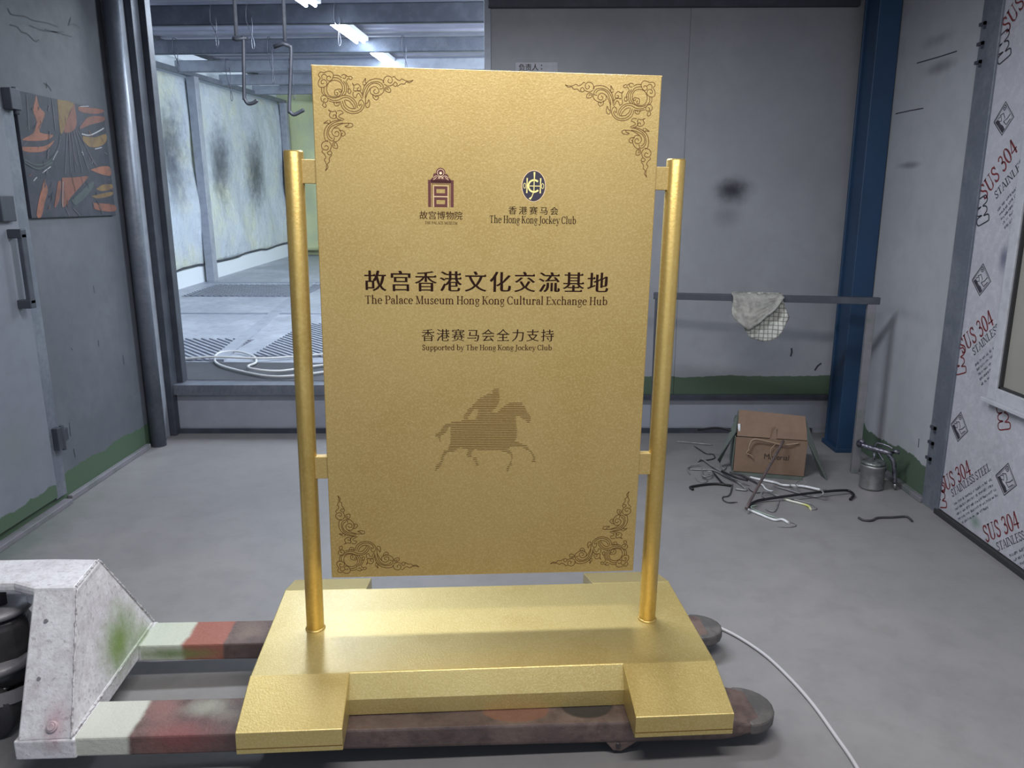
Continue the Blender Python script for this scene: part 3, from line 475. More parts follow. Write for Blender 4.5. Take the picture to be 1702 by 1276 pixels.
mb.hexa([(-.02, .72, 0), (.1, .72, 0), (-.56, 5.6, 0), (-.66, 5.6, 0)], [(-.02, .72, .02), (.1, .72, .02), (-.56, 5.6, .02), (-.66, 5.6, .02)])
mb.box(-2.1, 2.3, 5.62, 5.68, 0, .012); mb.box(-2.1, 2.3, 3.0, 3.05, 0, .012); mb.hexa([(.9, 1.5, 0), (1.0, 1.5, 0), (.5, 7, 0), (.42, 7, 0)], [(.9, 1.5, .015), (1.0, 1.5, .015), (.5, 7, .015), (.42, 7, .015)])
bstruct('trim_13', mb, M_lite)
def sheet(name, x, y0, y1, z0, z1, m, axis, amp, label, cat, seed, group=None):
    rnd = random.Random(seed); mb = MB(); nu, nv = 90, 40; g = []
    ph = [rnd.uniform(0, 6.3) for _ in range(6)]
    for i in range(nu + 1):
        row = []
        for j in range(nv + 1):
            u, v = i / nu, j / nv; a = y0 + (y1 - y0) * u; z = z0 + (z1 - z0) * v
            L_ = y1 - y0
            d_ = amp * (.5 * math.sin(7 * v + ph[0] + 1.2 * math.sin(a * 1.3 + ph[1])) + .35 * math.sin(a * 5.1 + ph[2] + 2 * v) + .25 * math.sin(15 * v + a * 2 + ph[3]) + .22 * math.sin(a * 9 + 6 * v + ph[4]))
            d_ *= min(1, 6 * (1 - v)) * min(1, 8 * v + .3)
            row.append(mb.bm.verts.new((x + d_, a, z) if axis == 'x' else (a, x + d_, z)))
        g.append(row)
    for i in range(nu):
        for j in range(nv): mb.face([g[i][j], g[i + 1][j], g[i + 1][j + 1], g[i][j + 1]], True)
    o = mb.build(name, m, None, label=label, category=None) if False else props(mb.build(name, m), label, cat, group)
    s = o.modifiers.new('thick', 'SOLIDIFY'); s.thickness = .002; o.matrix_world = BM; return o
bstruct('wall_booth_left', MB().box(BX0 - .3, BX0 - .22, .1, BY1 + .3, 0, 3.3), M_sheetw)
bstruct('wall_booth_back', MB().box(BX0 - .3, BX1, BY1 + .2, BY1 + .3, 0, 3.3), M_plasticb)
bstruct('wall_booth_right', MB().box(BX1, BX1 + .1, .1, BY1 + .3, 0, 3.3), M_plasticb)
sheet('plastic_sheet', BX0 - .09, 2.6, BY1, .24, BZ - .02, M_plastic, 'x', .045, 'sooty translucent plastic sheet covering the left side of the lit booth', 'plastic sheet', 3)
sheet('plastic_sheet', BY1, BX0, 4.6, .1, BZ + .05, M_plasticb, 'y', .05, 'yellowish plastic sheet across the far end of the booth', 'plastic sheet', 5)
mb = MB(); mb.box(BX0 - .13, BX0 - .1, 2.6, BY1, 0, .25)
bstruct('baseboard_booth', mb, M_sheetw)
rnd = random.Random(4); path = [(BX0 - .08, 3.6 + k * .25, .25 + rnd.uniform(-.02, .02)) for k in range(25)]
bstruct('trim_14', MB().tube(path, .016, 6), M_dark)
bstruct('trim_15', MB().box(BX0 - .06, BX0 + .02, 1.0, BY1, BZ, BZ + .06), M_steel, .004)
for i, (x, y) in enumerate(((BX0, 5.82), (BX0, BY1 - .1))):
    bstruct('booth_post', MB().box(x - .06, x + .06, y - .07, y + .07, 0, BZ), M_lite, .006, ('grey steel post halfway along the plastic booth side', 'grey steel corner post at the far end of the booth')[i])
for i, (y, h0, h1, m, x0) in enumerate(((2.24, BZ, BZ + .17, M_dark, -1.0), (3.88, BZ, BZ + .15, M_steel, BX0 - .1), (5.37, BZ, BZ + .145, M_lite, BX0 - .02), (6.8, BZ, BZ + .145, M_lite, BX0 - .02), (8.15, BZ, BZ + .14, M_lite, BX0 - .02))):  # far beams get paler steel to stand in for the light on them
    mb = MB(); mb.box(x0, BX1, y, y + .012, h0, h1); mb.box(x0, BX1, y, y + .06, h0, h0 + .008); mb.box(x0, BX1, y, y + .06, h1 - .008, h1)
    bstruct('ceiling_beam', mb, m)
mb = MB(); n = 330; zc = BZ + .2; prev = None; k = 0; y = 1.2
prof = []
while y < BY1 + .2: prof += [(y, zc), (y + .10, zc), (y + .13, zc + .035), (y + .21, zc + .035), (y + .24, zc)]; y += .24
for a, b in zip(prof, prof[1:]): mb.poly([(-1.72, a[0], a[1]), (BX1, a[0], a[1]), (BX1, b[0], b[1]), (-1.72, b[0], b[1])])
bstruct('ceiling_booth', mb, M_corr)
bstruct('ceiling_booth_edge', MB().box(BX0 - .3, -1.7, .6, BY1 + .2, zc + .05, zc + .08), M_sky)
bstruct('trim_16', MB().box(-1.78, -1.7, 1.0, BY1, zc - .03, zc + .03), M_dark)
bstruct('trim_17', MB().box(-1.4, BX1, 1.15, 1.2, BZ + .1, BZ + .24), M_lite)
LAB = ['lit ceiling tube lamp nearest the booth opening, cut by the top of the photo', 'lit ceiling tube lamp in the middle of the booth row', 'lit ceiling tube lamp just above the top edge of the gold sign']
for i, y in enumerate((.75, 2.62, 4.5)):
    t = thing('ceiling_tube_lamp', LAB[i], 'lamp', (0, 0, 0), group='tube lamps in the paint booth'); t.matrix_world = BM @ Matrix.Translation((.66, y, BZ + .15))
    MB().box(-.085, .085, 0, 1.2, -.045, 0).build('housing', M_lamp, t, .006)
    for s in (-.04, .04): MB().cyl((s, .03, -.062), (s, 1.17, -.062), .015, 12).build('lamp_tube', M_tube, t)
for y, x, p_ in ((1.2, 3.2, 230), (3.8, 3.0, 240), (6.4, 2.8, 260)):      # added fill lights, hidden right of the opening, aimed at the left sheet
    o = area('booth_fill', (0, 0, 0), (0, 0, 0), .5, 1.6, p_, (.84, .92, 1.0)); o.matrix_world = BM @ Matrix.Translation((x, y, BZ + .05)) @ Vector((-.62, .45, -.62)).to_track_quat('-Z', 'Y').to_matrix().to_4x4()
o = area('booth_fill', (0, 0, 0), (0, 0, 0), .3, 1.3, 60, (.84, .92, 1.0)); o.matrix_world = BM @ Matrix.Translation((.66, 1.9, BZ + .0))  # added area light boosting the tube row towards the shop floor
# wire loops hanging off the beams
LP = [(253, 3.87, -1.99, 2.95, 2.48, 'leftmost wire loop hanging from the second booth beam'), (287, 3.87, -1.45, 2.95, 2.62, 'wire loop hanging second from the left on the second booth beam'), (367, 5.36, -1.45, 2.94, 2.45, 'wire loop hanging from the left end of the third booth beam'),
      (430, 5.36, -.62, 2.94, 2.46, 'wire loop on the third booth beam between the two big hanging hooks'), (447, 3.87, -.38, 2.95, 2.49, 'long pale wire loop hanging from the second beam right beside the right big hook'), (453, 2.23, -.33, 2.95, 2.62, 'wire loop hanging from the dark front beam above the right big hook'), (648, 2.23, .80, 2.95, 2.62, 'wire loop hanging from the dark front beam beside the middle tube lamp'), (690, 3.87, 1.12, 2.95, 2.6, 'wire loop hanging from the second beam just above the gold sign edge'), (508, 2.23, .0, 2.95, 2.6, 'wire loop hanging from the dark front beam just left of the gold sign')]
for i, (px, y, x, z0, z1, lab) in enumerate(LP):
    wd = .035; pts = [(x, y + .07, z0), (x - .01, y - .012, z0 + .0), (x - wd * .6, y - .02, z0 - .12), (x - wd * .2, y - .02, (z0 + z1) / 2), (x + wd * .9, y - .02, z1 + .06), (x + wd, y - .02, z1), (x + wd * .5, y - .02, z1 - .02), (x + wd * .4, y - .02, z1 + .05), (x + wd * .9, y - .02, (z0 + z1) / 2), (x + wd * .8, y - .02, z0 - .1)]
    o = props(MB().tube(smooth(pts, 4), .0042, 5).build('wire_loop', M_wire), lab, 'wire', 'wire loops hanging in the booth'); o.matrix_world = BM
# hose on the booth floor
hp = [(1.15, .42, .02), (1.0374, .3221, .02), (.85, .2, .02), (.6764, .175, .02), (.4795, .27, .02), (.1809, .494, .02), (.0336, .698, .02), (-.0365, .96, .02), (.098, 1.02, .02), (.3, .84, .02), (.40, .62, .02), (.41, .43, .035), (.52, .27, .05), (.70, .30, .03), (.9, .5, .02), (1.1, .62, .02), (1.2, .75, .02), (1.05, .9, .02), (.84, .92, .02), (.55, .8, .02), (.36, .72, .03), (.04, .70, .045), (-.25, .72, .02)]
o = props(MB().tube(smooth(hp, 6), .0095, 8).build('hose', M_hose), 'pale hose coiled on the booth floor behind the left gold pole', 'hose'); o.matrix_world = BM
# two big hooks on rods in front of the opening, hung from the shop ceiling
def hang(x, label, k):
    t = thing('hanging_hook', label, 'hook', (x, 4.0, HC), group='big hooks hanging from the shop ceiling')
    if k == 0: top, bar, rod = [(.02, 0, 0), (0, 0, -.776)], [(-.018, 0, -.785), (.0, 0, -.79), (.052, 0, -.785)], [(.03, 0, -.782), (.032, 0, -.8), (.016, 0, -1.04), (.018, 0, -1.062), (.032, 0, -1.082), (.06, 0, -1.078), (.078, 0, -1.066)]
    else: top, bar, rod = [(.02, 0, 0), (0, 0, -.80)], [(-.056, 0, -.825), (-.01, 0, -.81), (.022, 0, -.822)], [(.02, 0, -.818), (.026, 0, -.85), (.0, 0, -1.10), (.004, 0, -1.122), (.02, 0, -1.134), (.05, 0, -1.122), (.07, 0, -1.112)]
    MB().cyl(top[0], top[1], .009, 12).build('hanger_rod', M_steel, t)
    MB().tube(bar, .010, 10).build('cross_bar', M_dark, t)
    MB().tube(smooth(rod, 5), .009, 10).build('hook', M_dark, t)
    MB().cyl((.02, 0, 0), (.02, 0, -.02), .03, 16).build('ceiling_plate', M_dark, t)
hang(-1.342, 'left grey rod hook hanging in front of the booth', 0)
hang(-1.11, 'right dark rod hook with a crooked cross bar hanging beside the gold sign', 1)
# paper label on the back wall
t = thing('wall_label', 'small grey paper label with three Chinese characters and a colon above the sign top', 'label', (.135, YB, 2.38))
MB().box(-.14, .135, -.004, 0, -.02, .157).build('card', M_paper, t)
mb = MB(); s = hanzi_row('\u8d1f\u8d23\u4eba', -.10, -.012, .126, .040, thin=0, thick=.006, feet=False); s.disc(.03, .138, .004, n=10); s.disc(.03, .116, .004, n=10)
s.lay(mb, (0, -.004, 0), (1, 0, 0), (0, 0, 1), .0008); mb.build('lettering', M_ink, t)
# ------------------------------------------------------------------ right wall: post, film covered steel, window
struct('trim_18', MB().box(XR - .02, XR, 3.95, 4.11, 0, HC), M_steel, .003, 'grey steel post between pale panel and film covered steel')
st = struct('wall_steel_cladding', MB().box(XR - .008, XR, YF, 3.95, .03, HC), M_film, .001, 'stainless cladding still under its printed film')
mb = MB()
for y, z in ((4.093, 2.483), (4.092, 2.393), (4.092, 2.308), (4.08, .447), (4.085, .36), (4.09, .269)):
    mb.box(XR - .03, XR - .018, y - .03, y + .02, z - .008, z + .008); mb.box(XR - .03, XR - .018, y - .03, y - .018, z - .025, z + .008)
struct('trim_19', mb, M_dark)
struct('trim_20', MB().box(XR - .03, XR, YF, 3.96, 0, .026), M_gasket)
def elogo(s, cx, cy, h, rot):
    e = Sheet(); P = [(-.34, .5), (.0, .5), (.3, .46), (.34, .3), (.26, .18), (.0, .17), (.24, .12), (.32, 0), (.24, -.12), (.0, -.17), (.28, -.2), (.36, -.34), (.28, -.48), (.0, -.5), (-.34, -.5), (-.4, -.42), (-.4, -.3), (-.3, -.24), (-.1, -.22), (-.3, -.12), (-.34, 0), (-.26, .1), (-.1, .16), (-.34, .22), (-.42, .34), (-.34, .5)]
    e.stroke([(q.x, q.y) for q in smooth([(-x, y, 0) for x, y in P], 3)], .055); s.add(e, h, h, cx, cy, rot)
def icon(s, cx, cy, h, rot=0):
    e = Sheet(); D = [(-.5, -.06), (-.02, .5), (.5, -.0), (.02, -.5), (-.5, -.06)]
    e.stroke(D, .04); e.stroke([(x * .86, y * .86) for x, y in D], .016); e.poly([(-.42, -.08), (-.3, -.0), (-.12, -.16), (.02, -.22), (.12, -.34), (.02, -.44)])
    e.stroke([(-.22, .1), (-.05, .16), (.05, .02), (.0, -.1), (.18, -.02), (.3, .1)], .03); e.stroke([(-.3, .02), (-.15, .08), (-.1, -.06), (-.24, -.08)], .03); e.stroke([(.02, -.1), (.16, -.2), (.34, -.04)], .03)
    e.ring(-.02, .32, .07, .07, .025); e.disc(-.02, .32, .03, n=10); s.add(e, h, h, cx, cy, rot)
red, blk, fin = Sheet(), Sheet(), Sheet()
def fold(txt, s, p0, p1, cap):
    """row of serif letters from p0 to p1 on the wall (x = -y of the room)"""
    g = serif(txt); a, b, _, _ = g.bounds(); L_ = math.hypot(p1[0] - p0[0], p1[1] - p0[1]); an = math.atan2(p1[1] - p0[1], p1[0] - p0[0]); k = L_ / (b - a)
    c, n = math.cos(an), math.sin(an); s.add(g, k, cap, p0[0] - a * k * c, p0[1] - a * k * n, an)
rs = random.Random(9)
def small(s, corner, an, length, rows, pitch, h):
    c, n = math.cos(an), math.sin(an)
    for r in range(rows):
        x = 0
        while x < length * (1 if r < rows - 1 else .7):
            wd = rs.uniform(.014, .04); e = Sheet(); q = 0
            while q < wd: e.rect(q, 0, q + .003, h * rs.uniform(.7, 1.2)); e.rect(q, h * rs.choice([0, .4, .8]), q + .007, h * rs.choice([.2, .5, .9]) + .002); q += .009
            ox, oy = corner[0] + c * x + n * pitch * r, corner[1] + n * x - c * pitch * r
            s.add(e, 1, 1, ox, oy, an); x += wd + .012
for (p0, p1, q0, tx, q1, e0, sm, cap) in (((-3.903, 2.403), (-3.68, 2.62), None, None, None, (-3.923, 2.347), None, .085), ((-3.904, 1.649), (-3.695, 1.872), (-3.812, 1.654), 'STAINLESS', (-3.62, 1.82), (-3.92, 1.598), (-3.785, 1.598), .085),
        ((-3.918, .882), (-3.692, 1.075), (-3.82, .895), 'STAINLESS', (-3.645, 1.052), (-3.94, .841), (-3.795, .846), .085), ((-3.936, .12), (-3.705, .312), (-3.84, .137), 'STAINLESS STEEL', (-3.56, .385), (-3.952, .104), (-3.815, .1), .08), ((-3.516, .03), (-3.294, .205), (-3.42, .03), 'STAINLESS STEEL', (-3.14, .26), None, (-3.38, .0), .08)):
    fold('SUS 304', red, p0, p1, cap)
    if tx: fold(tx, blk, q0, q1, .04)
    if e0: elogo(blk if p0[1] > 1 else red, e0[0], e0[1], .13, math.radians(22))
    if sm: small(fin, sm, .72, .17 if p0[1] > .5 else .36, 5, .027, .012)
elogo(red, -3.53, .66, .12, math.radians(22))
for y, z, h in ((-3.84, 2.022, .15), (-3.845, 1.27, .155), (-3.864, .513, .155), (-3.44, .383, .155)): icon(blk, y, z, h)
mb = MB(); red.polys = [q for q in red.polys if min(p_.y for p_ in q) > .032]; red.lay(mb, (XR - .008, 0, 0), (0, -1, 0), (0, 0, 1), .0008); mb.build('red_lettering', M_red, st)
mb = MB(); blk.polys = [q for q in blk.polys if min(p_.y for p_ in q) > .032]; blk.lay(mb, (XR - .008, 0, 0), (0, -1, 0), (0, 0, 1), .0008); mb.build('black_lettering', M_blk, st)
mb = MB(); fin.polys = [q for q in fin.polys if min(p_.y for p_ in q) > .032]; fin.lay(mb, (XR - .008, 0, 0), (0, -1, 0), (0, 0, 1), .0008); mb.build('fine_print', M_fine, st)
wn = struct('window_1', MB().box(XR - .014, XR - .006, 2.55, 3.57, .77, 1.9), M_pane, 0, 'dusty pane in the film covered wall')
mb = MB(); x0, x1 = XR - .04, XR - .008
mb.box(x0, x1, 3.56, 3.625, .73, 1.95); mb.box(x0, x1, 2.5, 3.56, .73, .79); mb.box(x0, x1, 2.5, 3.56, 1.89, 1.95); mb.box(x0, x1, 2.45, 2.5, .73, 1.95)
mb.build('window_frame', M_wframe, wn, .004)
mb = MB(); mb.box(x0 + .01, x1 - .002, 3.548, 3.56, .79, 1.89); mb.box(x0 + .01, x1 - .002, 2.5, 3.56, .79, .80); mb.build('gasket', M_gasket, wn)
mb = MB(); mb.box(x0 - .02, x1, 2.45, 3.64, .712, .732); mb.build('window_sill', M_wframe, wn, .003)
# ------------------------------------------------------------------ gold sign stand
ROT = (0.0071477, 0.0191472, 0.0887923)
sg = thing('sign_stand', 'gold freestanding sign board on two poles and a wide base, standing on the pallet jack', 'sign', (-.11726, 2.39637, .00005), ROT)
w2, zb, zt, vf, vk = .502, .442, 2.0147, -.0201, .0201
bd = MB().box(-w2, w2, vf, vk, zb, zt).build('board', M_gold, sg, .0025)
mb = MB(); mb.box(-w2 - .001, w2 + .001, vf + .004, vk + .001, zt - .002, zt + .001); mb.build('top_edge', M_edge, bd)
FX = lambda mb, s, lift=.0007: s.lay(mb, (0, vf, 0), (1, 0, 0), (0, 0, 1), lift)
mb = MB(); FX(mb, hanzi_row('\u6545\u5bab\u9999\u6e2f\u6587\u5316\u4ea4\u6d41\u57fa\u5730', -.3375, .3385, 1.4117, .0590, thin=.008, thick=.028)); mb.build('title_lettering', M_ink, bd)
mb = MB(); FX(mb, fit_row(serif('The Palace Museum Hong Kong Cultural Exchange Hub'), -.3695, .3705, 1.3440, .0248)); mb.build('english_title_lettering', M_ink_soft, bd)
mb = MB(); FX(mb, hanzi_row('\u9999\u6e2f\u8d5b\u9a6c\u4f1a\u5168\u529b\u652f\u6301', -.182, .187, 1.2475, .0365, thin=.014, thick=.010)); mb.build('support_lettering', M_ink, bd)
mb = MB(); FX(mb, fit_row(serif('Supported by The Hong Kong Jockey Club'), -.1995, .2018, 1.2016, .0168)); mb.build('english_support_lettering', M_ink_soft, bd)
mb = MB(); FX(mb, hanzi_row('\u9999\u6e2f\u8d5b\u9a6c\u4f1a', .0715, .197, 1.6255, .0225, thin=.008, thick=.010)); mb.build('club_name_lettering', M_ink, bd)
mb = MB(); FX(mb, fit_row(serif('The Hong Kong Jockey Club'), .0035, .2635, 1.5885, .0215)); mb.build('english_club_name_lettering', M_ink, bd)
mb = MB(); FX(mb, hanzi_row('\u6545\u5bab\u535a\u7269\u9662', -.192, -.089, 1.6075, .0225, thin=.006, thick=.008)); mb.build('museum_name_lettering', M_ink_soft, bd)
mb = MB(); FX(mb, fit_row(serif('THE PALACE MUSEUM'), -.189, -.0925, 1.5822, .0076)); mb.build('english_museum_name_lettering', M_ink_soft, bd)
# gate shaped emblem: u from -.1797 to -.1035, z 1.632 .. 1.743
s = Sheet(); E0 = (-.1416, 1.6315); k = .0000892; g = lambda x, y: ((x - 487) * .0001517, (858 - y) * .0001517 * 1.0)
def gp(S_, pts): S_.poly([g(x, y) for x, y in pts])
dark, pale = Sheet(), Sheet()
gp(dark, [(245, 345), (290, 345), (312, 318), (345, 292), (345, 250), (360, 222), (400, 224), (430, 236), (540, 236), (580, 236), (600, 222), (640, 262), (636, 292), (668, 318), (690, 345), (738, 345), (738, 405), (245, 405)])
gp(dark, [(245, 400), (300, 400), (300, 855), (245, 855)]); gp(dark, [(682, 400), (738, 400), (738, 855), (682, 855)]); gp(dark, [(300, 345), (690, 345), (690, 402), (300, 402)])
gp(dark, [(316, 425), (326, 425), (326, 855), (316, 855)]); gp(dark, [(316, 416), (668, 416), (668, 426), (316, 426)]); gp(dark, [(660, 425), (670, 425), (670, 855), (660, 855)])
for a, b in ((465, 645), (672, 855)):
    gp(dark, [(352, a), (626, a), (626, a + 48), (352, a + 48)]); gp(dark, [(352, a + 48), (405, a + 48), (405, a + 128), (352, a + 128)]); gp(dark, [(572, a + 48), (626, a + 48), (626, a + 128), (572, a + 128)]); gp(dark, [(352, a + 128), (626, a + 128), (626, b), (352, b)])
dark.disc(*g(488, 208), .0138); pl_ = Sheet(); pl_.disc(*g(488, 218), .0038); pl_.ring(*g(488, 208), .0098, .0098, .0012)
for cx, cy, r in ((490, 330, .0075), (410, 325, .0085), (572, 325, .0085), (490, 330, .0045)): pl_.ring(*g(cx, cy), r, r, .0011, 10, 170, 14)
pl_.stroke([g(345, 345), g(385, 320), g(410, 290)], .0012); pl_.stroke([g(640, 345), g(600, 318), g(575, 285)], .0012)
em = MB(); dark.lay(em, (E0[0], vf, E0[1]), (1, 0, 0), (0, 0, 1), .0007); em.mi = 1; pl_.lay(em, (E0[0], vf, E0[1]), (1, 0, 0), (0, 0, 1), .0012)
halo = Sheet(); halo.stroke([g(352, 858), g(352, 455), g(626, 455), g(626, 858)], .0014); halo.rect(*g(352, 664), *g(626, 652)); halo.lay(em, (E0[0], vf, E0[1]), (1, 0, 0), (0, 0, 1), .0009)
em.build('gate_emblem', [M_logo, M_pink], bd)
# oval emblem
C0 = (.1333, 1.697); q = .0001822; h = lambda x, y: ((x - 870) * q, (393 - y) * q)
em = MB(); s = Sheet(); s.disc(0, 0, .0358, .0452, 40); em.mi = 1; s.lay(em, (C0[0], vf, C0[1]), (1, 0, 0), (0, 0, 1), .0005)
s = Sheet(); s.disc(0, 0, .0342, .0438, 40); em.mi = 0; s.lay(em, (C0[0], vf, C0[1]), (1, 0, 0), (0, 0, 1), .0009)
s = Sheet(); s.ring(*h(875, 392), .0170, .0170, .0052, 48, 318); s.poly([h(862, 172), h(892, 172), h(884, 300), h(872, 300)]); s.rect(*h(868, 470), *h(882, 300)); s.rect(*h(800, 398), *h(985, 386))
for x in (760, 980): s.poly([h(x - 10, 268), h(x + 12, 268), h(x + 6, 388), h(x - 6, 388)]); s.poly([h(x - 6, 388), h(x + 6, 388), h(x + 10, 506), h(x - 12, 506)])
for x in (722, 1015): s.ring(*h(x, 390), .0035, .0072, .0016)
s.poly([h(862, 494), h(874, 496), h(846, 570), h(822, 612), h(790, 592), h(836, 560)])
em.mi = 2; s.lay(em, (C0[0], vf, C0[1]), (1, 0, 0), (0, 0, 1), .0013); em.build('oval_emblem', [M_navy, M_pink, M_cream], bd)
# corner scrollwork, engraved line by line and mirrored into the four corners
for sx_, sy_ in ((1, 1), (-1, 1), (1, -1), (-1, -1)):
    s = Sheet()
    for l in ORN: s.stroke([(pt.x * sx_, pt.y * sy_) for pt in smooth([((u / 1e4 - w2), (zt - z / 1e4) - (zt + zb) / 2, 0) for u, z in l], 4)], .0021)
    mb = MB(); s.lay(mb, (0, vf, (zt + zb) / 2), (1, 0, 0), (0, 0, 1), .0005); mb.build('corner_ornament', M_groove, bd)
s = Sheet()
for a, b, z in HORSE: s.poly([(a / 1e4, z / 1e4 - .0001), (a / 1e4 + .003, z / 1e4 - .0011), (b / 1e4 - .003, z / 1e4 - .0011), (b / 1e4, z / 1e4 - .0001), (b / 1e4 - .003, z / 1e4 + .0009), (a / 1e4 + .003, z / 1e4 + .0009)])
mb = MB(); FX(mb, s, .0005); mb.build('horse_rider_relief', M_groove, bd)
# poles, brackets
ZP = .25
for sx_ in (-1, 1):
    po = MB().lathe([(.0265, ZP), (.0285, ZP + .004), (.0285, 1.779), (.0265, 1.784)], (sx_ * .5653, 0, 0), 40).build('pole', M_pole, sg)
    MB().lathe([(.033, ZP), (.033, ZP + .002), (.0288, ZP + .006), (.0285, ZP + .006)], (sx_ * .5653, 0, 0), 40).build('weld_ring', M_pole, po)
    for z0, z1 in ((1.692, 1.76), (.784, .857)):
        MB().box(min(sx_ * .5, sx_ * .542), max(sx_ * .5, sx_ * .542), -.014, .014, z0, z1).build('bracket', M_gold, sg, .002)
# base: flat deck, sloped skirts between the feet, four sloped feet
UO, UI, VD, VW, VC = .717, .422, .26, .448, .2985
zw, zl, zc1, zc0 = .1955, .126, .182, .128
mb = MB()
prof = [(-VC, zc0), (-VC, zc1), (-VD, ZP), (VD, ZP), (VC, zc1), (VC, zc0)]
mb.hexa([(-UO, v, z) for v, z in prof], [(UO, v, z) for v, z in prof]); mb.build('deck', M_base, sg, .003)
for sx_ in (-1, 1):
    for sv in (-1, 1):
        mb = MB(); pr = [(sv * (VD - .012), zl + .004), (sv * (VD - .012), ZP - .004), (sv * VD, ZP + .0006), (sv * VW, zw), (sv * VW, zl)]
        a, b = (sx_ * UI, sx_ * (UO + .001)); mb.hexa([(a, v, z) for v, z in pr], [(b, v, z) for v, z in pr])
        ft = mb.build('foot', M_base, sg, .0025)
        mb = MB(); mb.box(min(a, b) + .001, max(a, b) - .001, min(sv * (VW - .03), sv * (VW + .0008)), max(sv * (VW - .03), sv * (VW + .0008)), zl + .0165, zl + .0185); mb.build('seam', M_groove, ft)
# ------------------------------------------------------------------ pallet jack carrying the sign
JR = (0.0071477, 0.0191472, 0.07)
pj = thing('pallet_jack', 'scuffed white pallet jack with worn red and brown forks under the gold sign', 'pallet jack', (-.11723, 2.39646, .00005), JR)
ZF = .1235
def fork(v0, v1, m, tip, u0=-1.2):
    mb = MB(); out = []
    lo, hi = v0, v1; vc = (lo + hi) / 2; hw = (hi - lo) / 2; L1 = tip - .16
    pts = [(u0, lo), (L1 - .02, lo), (L1 + .03, lo - .008)]
    for k in range(9):
        a = -math.pi / 2 + math.pi * k / 8; pts.append((L1 + .05 + math.cos(a) * .09, vc + math.sin(a) * (hw + .008)))
    pts += [(L1 + .03, hi + .008), (L1 - .02, hi), (u0, hi)]
    def z0(u): return ZF - .062 if u < L1 else ZF - .045
    mb.hexa([(u, v, z0(u)) for u, v in pts], [(u, v, ZF - (0 if u < L1 + .03 else .012)) for u, v in pts])
    o = mb.build('fork', m, pj, .006)
    mb = MB(); tp = [(L1 + .055, lo + .004)] + [(L1 + .062 + math.cos(-math.pi / 2 + math.pi * k / 10) * .102, vc + math.sin(-math.pi / 2 + math.pi * k / 10) * (hw + .010)) for k in range(11)] + [(L1 + .055, hi - .004)]
    mb.hexa([(u, v, ZF - .05) for u, v in tp], [(u, v, ZF - .010) for u, v in tp]); mb.build('fork_tip', M_tipk, o, .008)
    # load roller hung under the fork, bracket plate visible in front
    br = MB(); zz = ZF - .062; prof = [(.335, zz + .004), (.36, zz - .004), (.385, zz - .034), (.41, zz - .038), (.43, zz - .026), (.47, zz + .004)]
    for v in (hi - .012, lo + .004):
        br = MB().hexa([(u, v, z) for u, z in prof], [(u, v + .008, z) for u, z in prof]); b = br.build('roller_bracket', m, o, .001)
    MB().cyl((.40, lo + .001, zz - .018), (.40, hi - .001, zz - .018), .008, 12).build('axle', M_iron, b)
    MB().cyl((.44, lo + .03, .0465), (.44, hi - .03, .0465), .0375, 24).build('load_roller', M_rubber, o)
fork(-.37, -.197, M_fork1, .905); fork(.108, .262, M_fork2, .895)
# frame: upright plate towards the forks, leaning side plates, yoke on top
A_, B_, C_, D_ = (-1.2, -.371, ZF), (-1.205, .262, ZF), (-1.252, -.142, .478), (-1.268, .047, .478)
mb = MB()
mb.hexa([A_, B_, (-1.24, .25, ZF), (-1.235, -.36, ZF)], [C_, D_, (-1.29, .04, .478), (-1.28, -.135, .478)])                        # upright plate
for sgn, a, b, c, dd in ((1, (-1.2, -.371, ZF), (-1.348, -.376, ZF), (-1.380, -.143, .478), (-1.252, -.142, .478)), (-1, (-1.205, .262, ZF), (-1.353, .267, ZF), (-1.40, .05, .478), (-1.268, .047, .478))):
    o_ = .012 * sgn; mb.hexa([a, b, (b[0], b[1] + o_, b[2]), (a[0], a[1] + o_, a[2])], [dd, c, (c[0], c[1] + o_, c[2]), (dd[0], dd[1] + o_, dd[2])])
mb.box(-1.36, -1.19, -.377, -.197, ZF - .062, ZF); mb.box(-1.36, -1.19, .108, .267, ZF - .062, ZF); mb.box(-1.235, -1.2, -.35, .25, ZF - .05, ZF + .01)
fr = mb.build('frame', M_jack, pj, .005)
yk = [(-1.25, -.146), (-1.379, -.147), (-1.455, -.112), (-1.62, -.112), (-1.69, -.07), (-1.69, .03), (-1.6, .055), (-1.41, .058), (-1.265, .05)]
mb = MB(); mb.hexa([(u, v, .448) for u, v in yk], [(u, v, .484) for u, v in yk]); mb.build('top_yoke', M_jack, pj, .012)
MB().cyl((-1.4, -.05, .40), (-1.4, -.05, .45), .05, 20).build('yoke_boss', M_jack, pj, .004)
rw = random.Random(31)
for p0, p1 in (((-1.199, -.3715, ZF + .004), (-1.2515, -.143, .476)), ((-1.204, .2625, ZF + .004), (-1.2675, .048, .476)), ((-1.2, -.36, ZF + .003), (-1.205, .255, ZF + .003)), ((-1.255, -.138, .482), (-1.27, .044, .482))):
    P0, P1 = Vector(p0), Vector(p1); n = 60
    MB().tube([P0.lerp(P1, k / n) + Vector((rw.uniform(-.001, .001), rw.uniform(-.001, .001), 0)) for k in range(n + 1)], [rw.uniform(.0022, .0045) for k in range(n + 1)], 6).build('weld_bead', M_weld, fr)
nrm = Vector((0, -.84, .54)); pc = Vector((-1.258, -.352, .152))
mb = MB(); mb.cyl(pc - nrm * .01, pc + nrm * .012, .0155, 20); mb.cyl(pc + nrm * .012, pc + nrm * .016, .011, 20); mb.build('pivot_pin', M_jack, fr, .002)
for u, z, v in ((-1.325, .40, -.194), (-1.318, .262, -.281)): c = Vector((u, v, z)); MB().cyl(c - nrm * .004, c + nrm * .006, .0055, 10).build('rivet', M_ironl, fr)
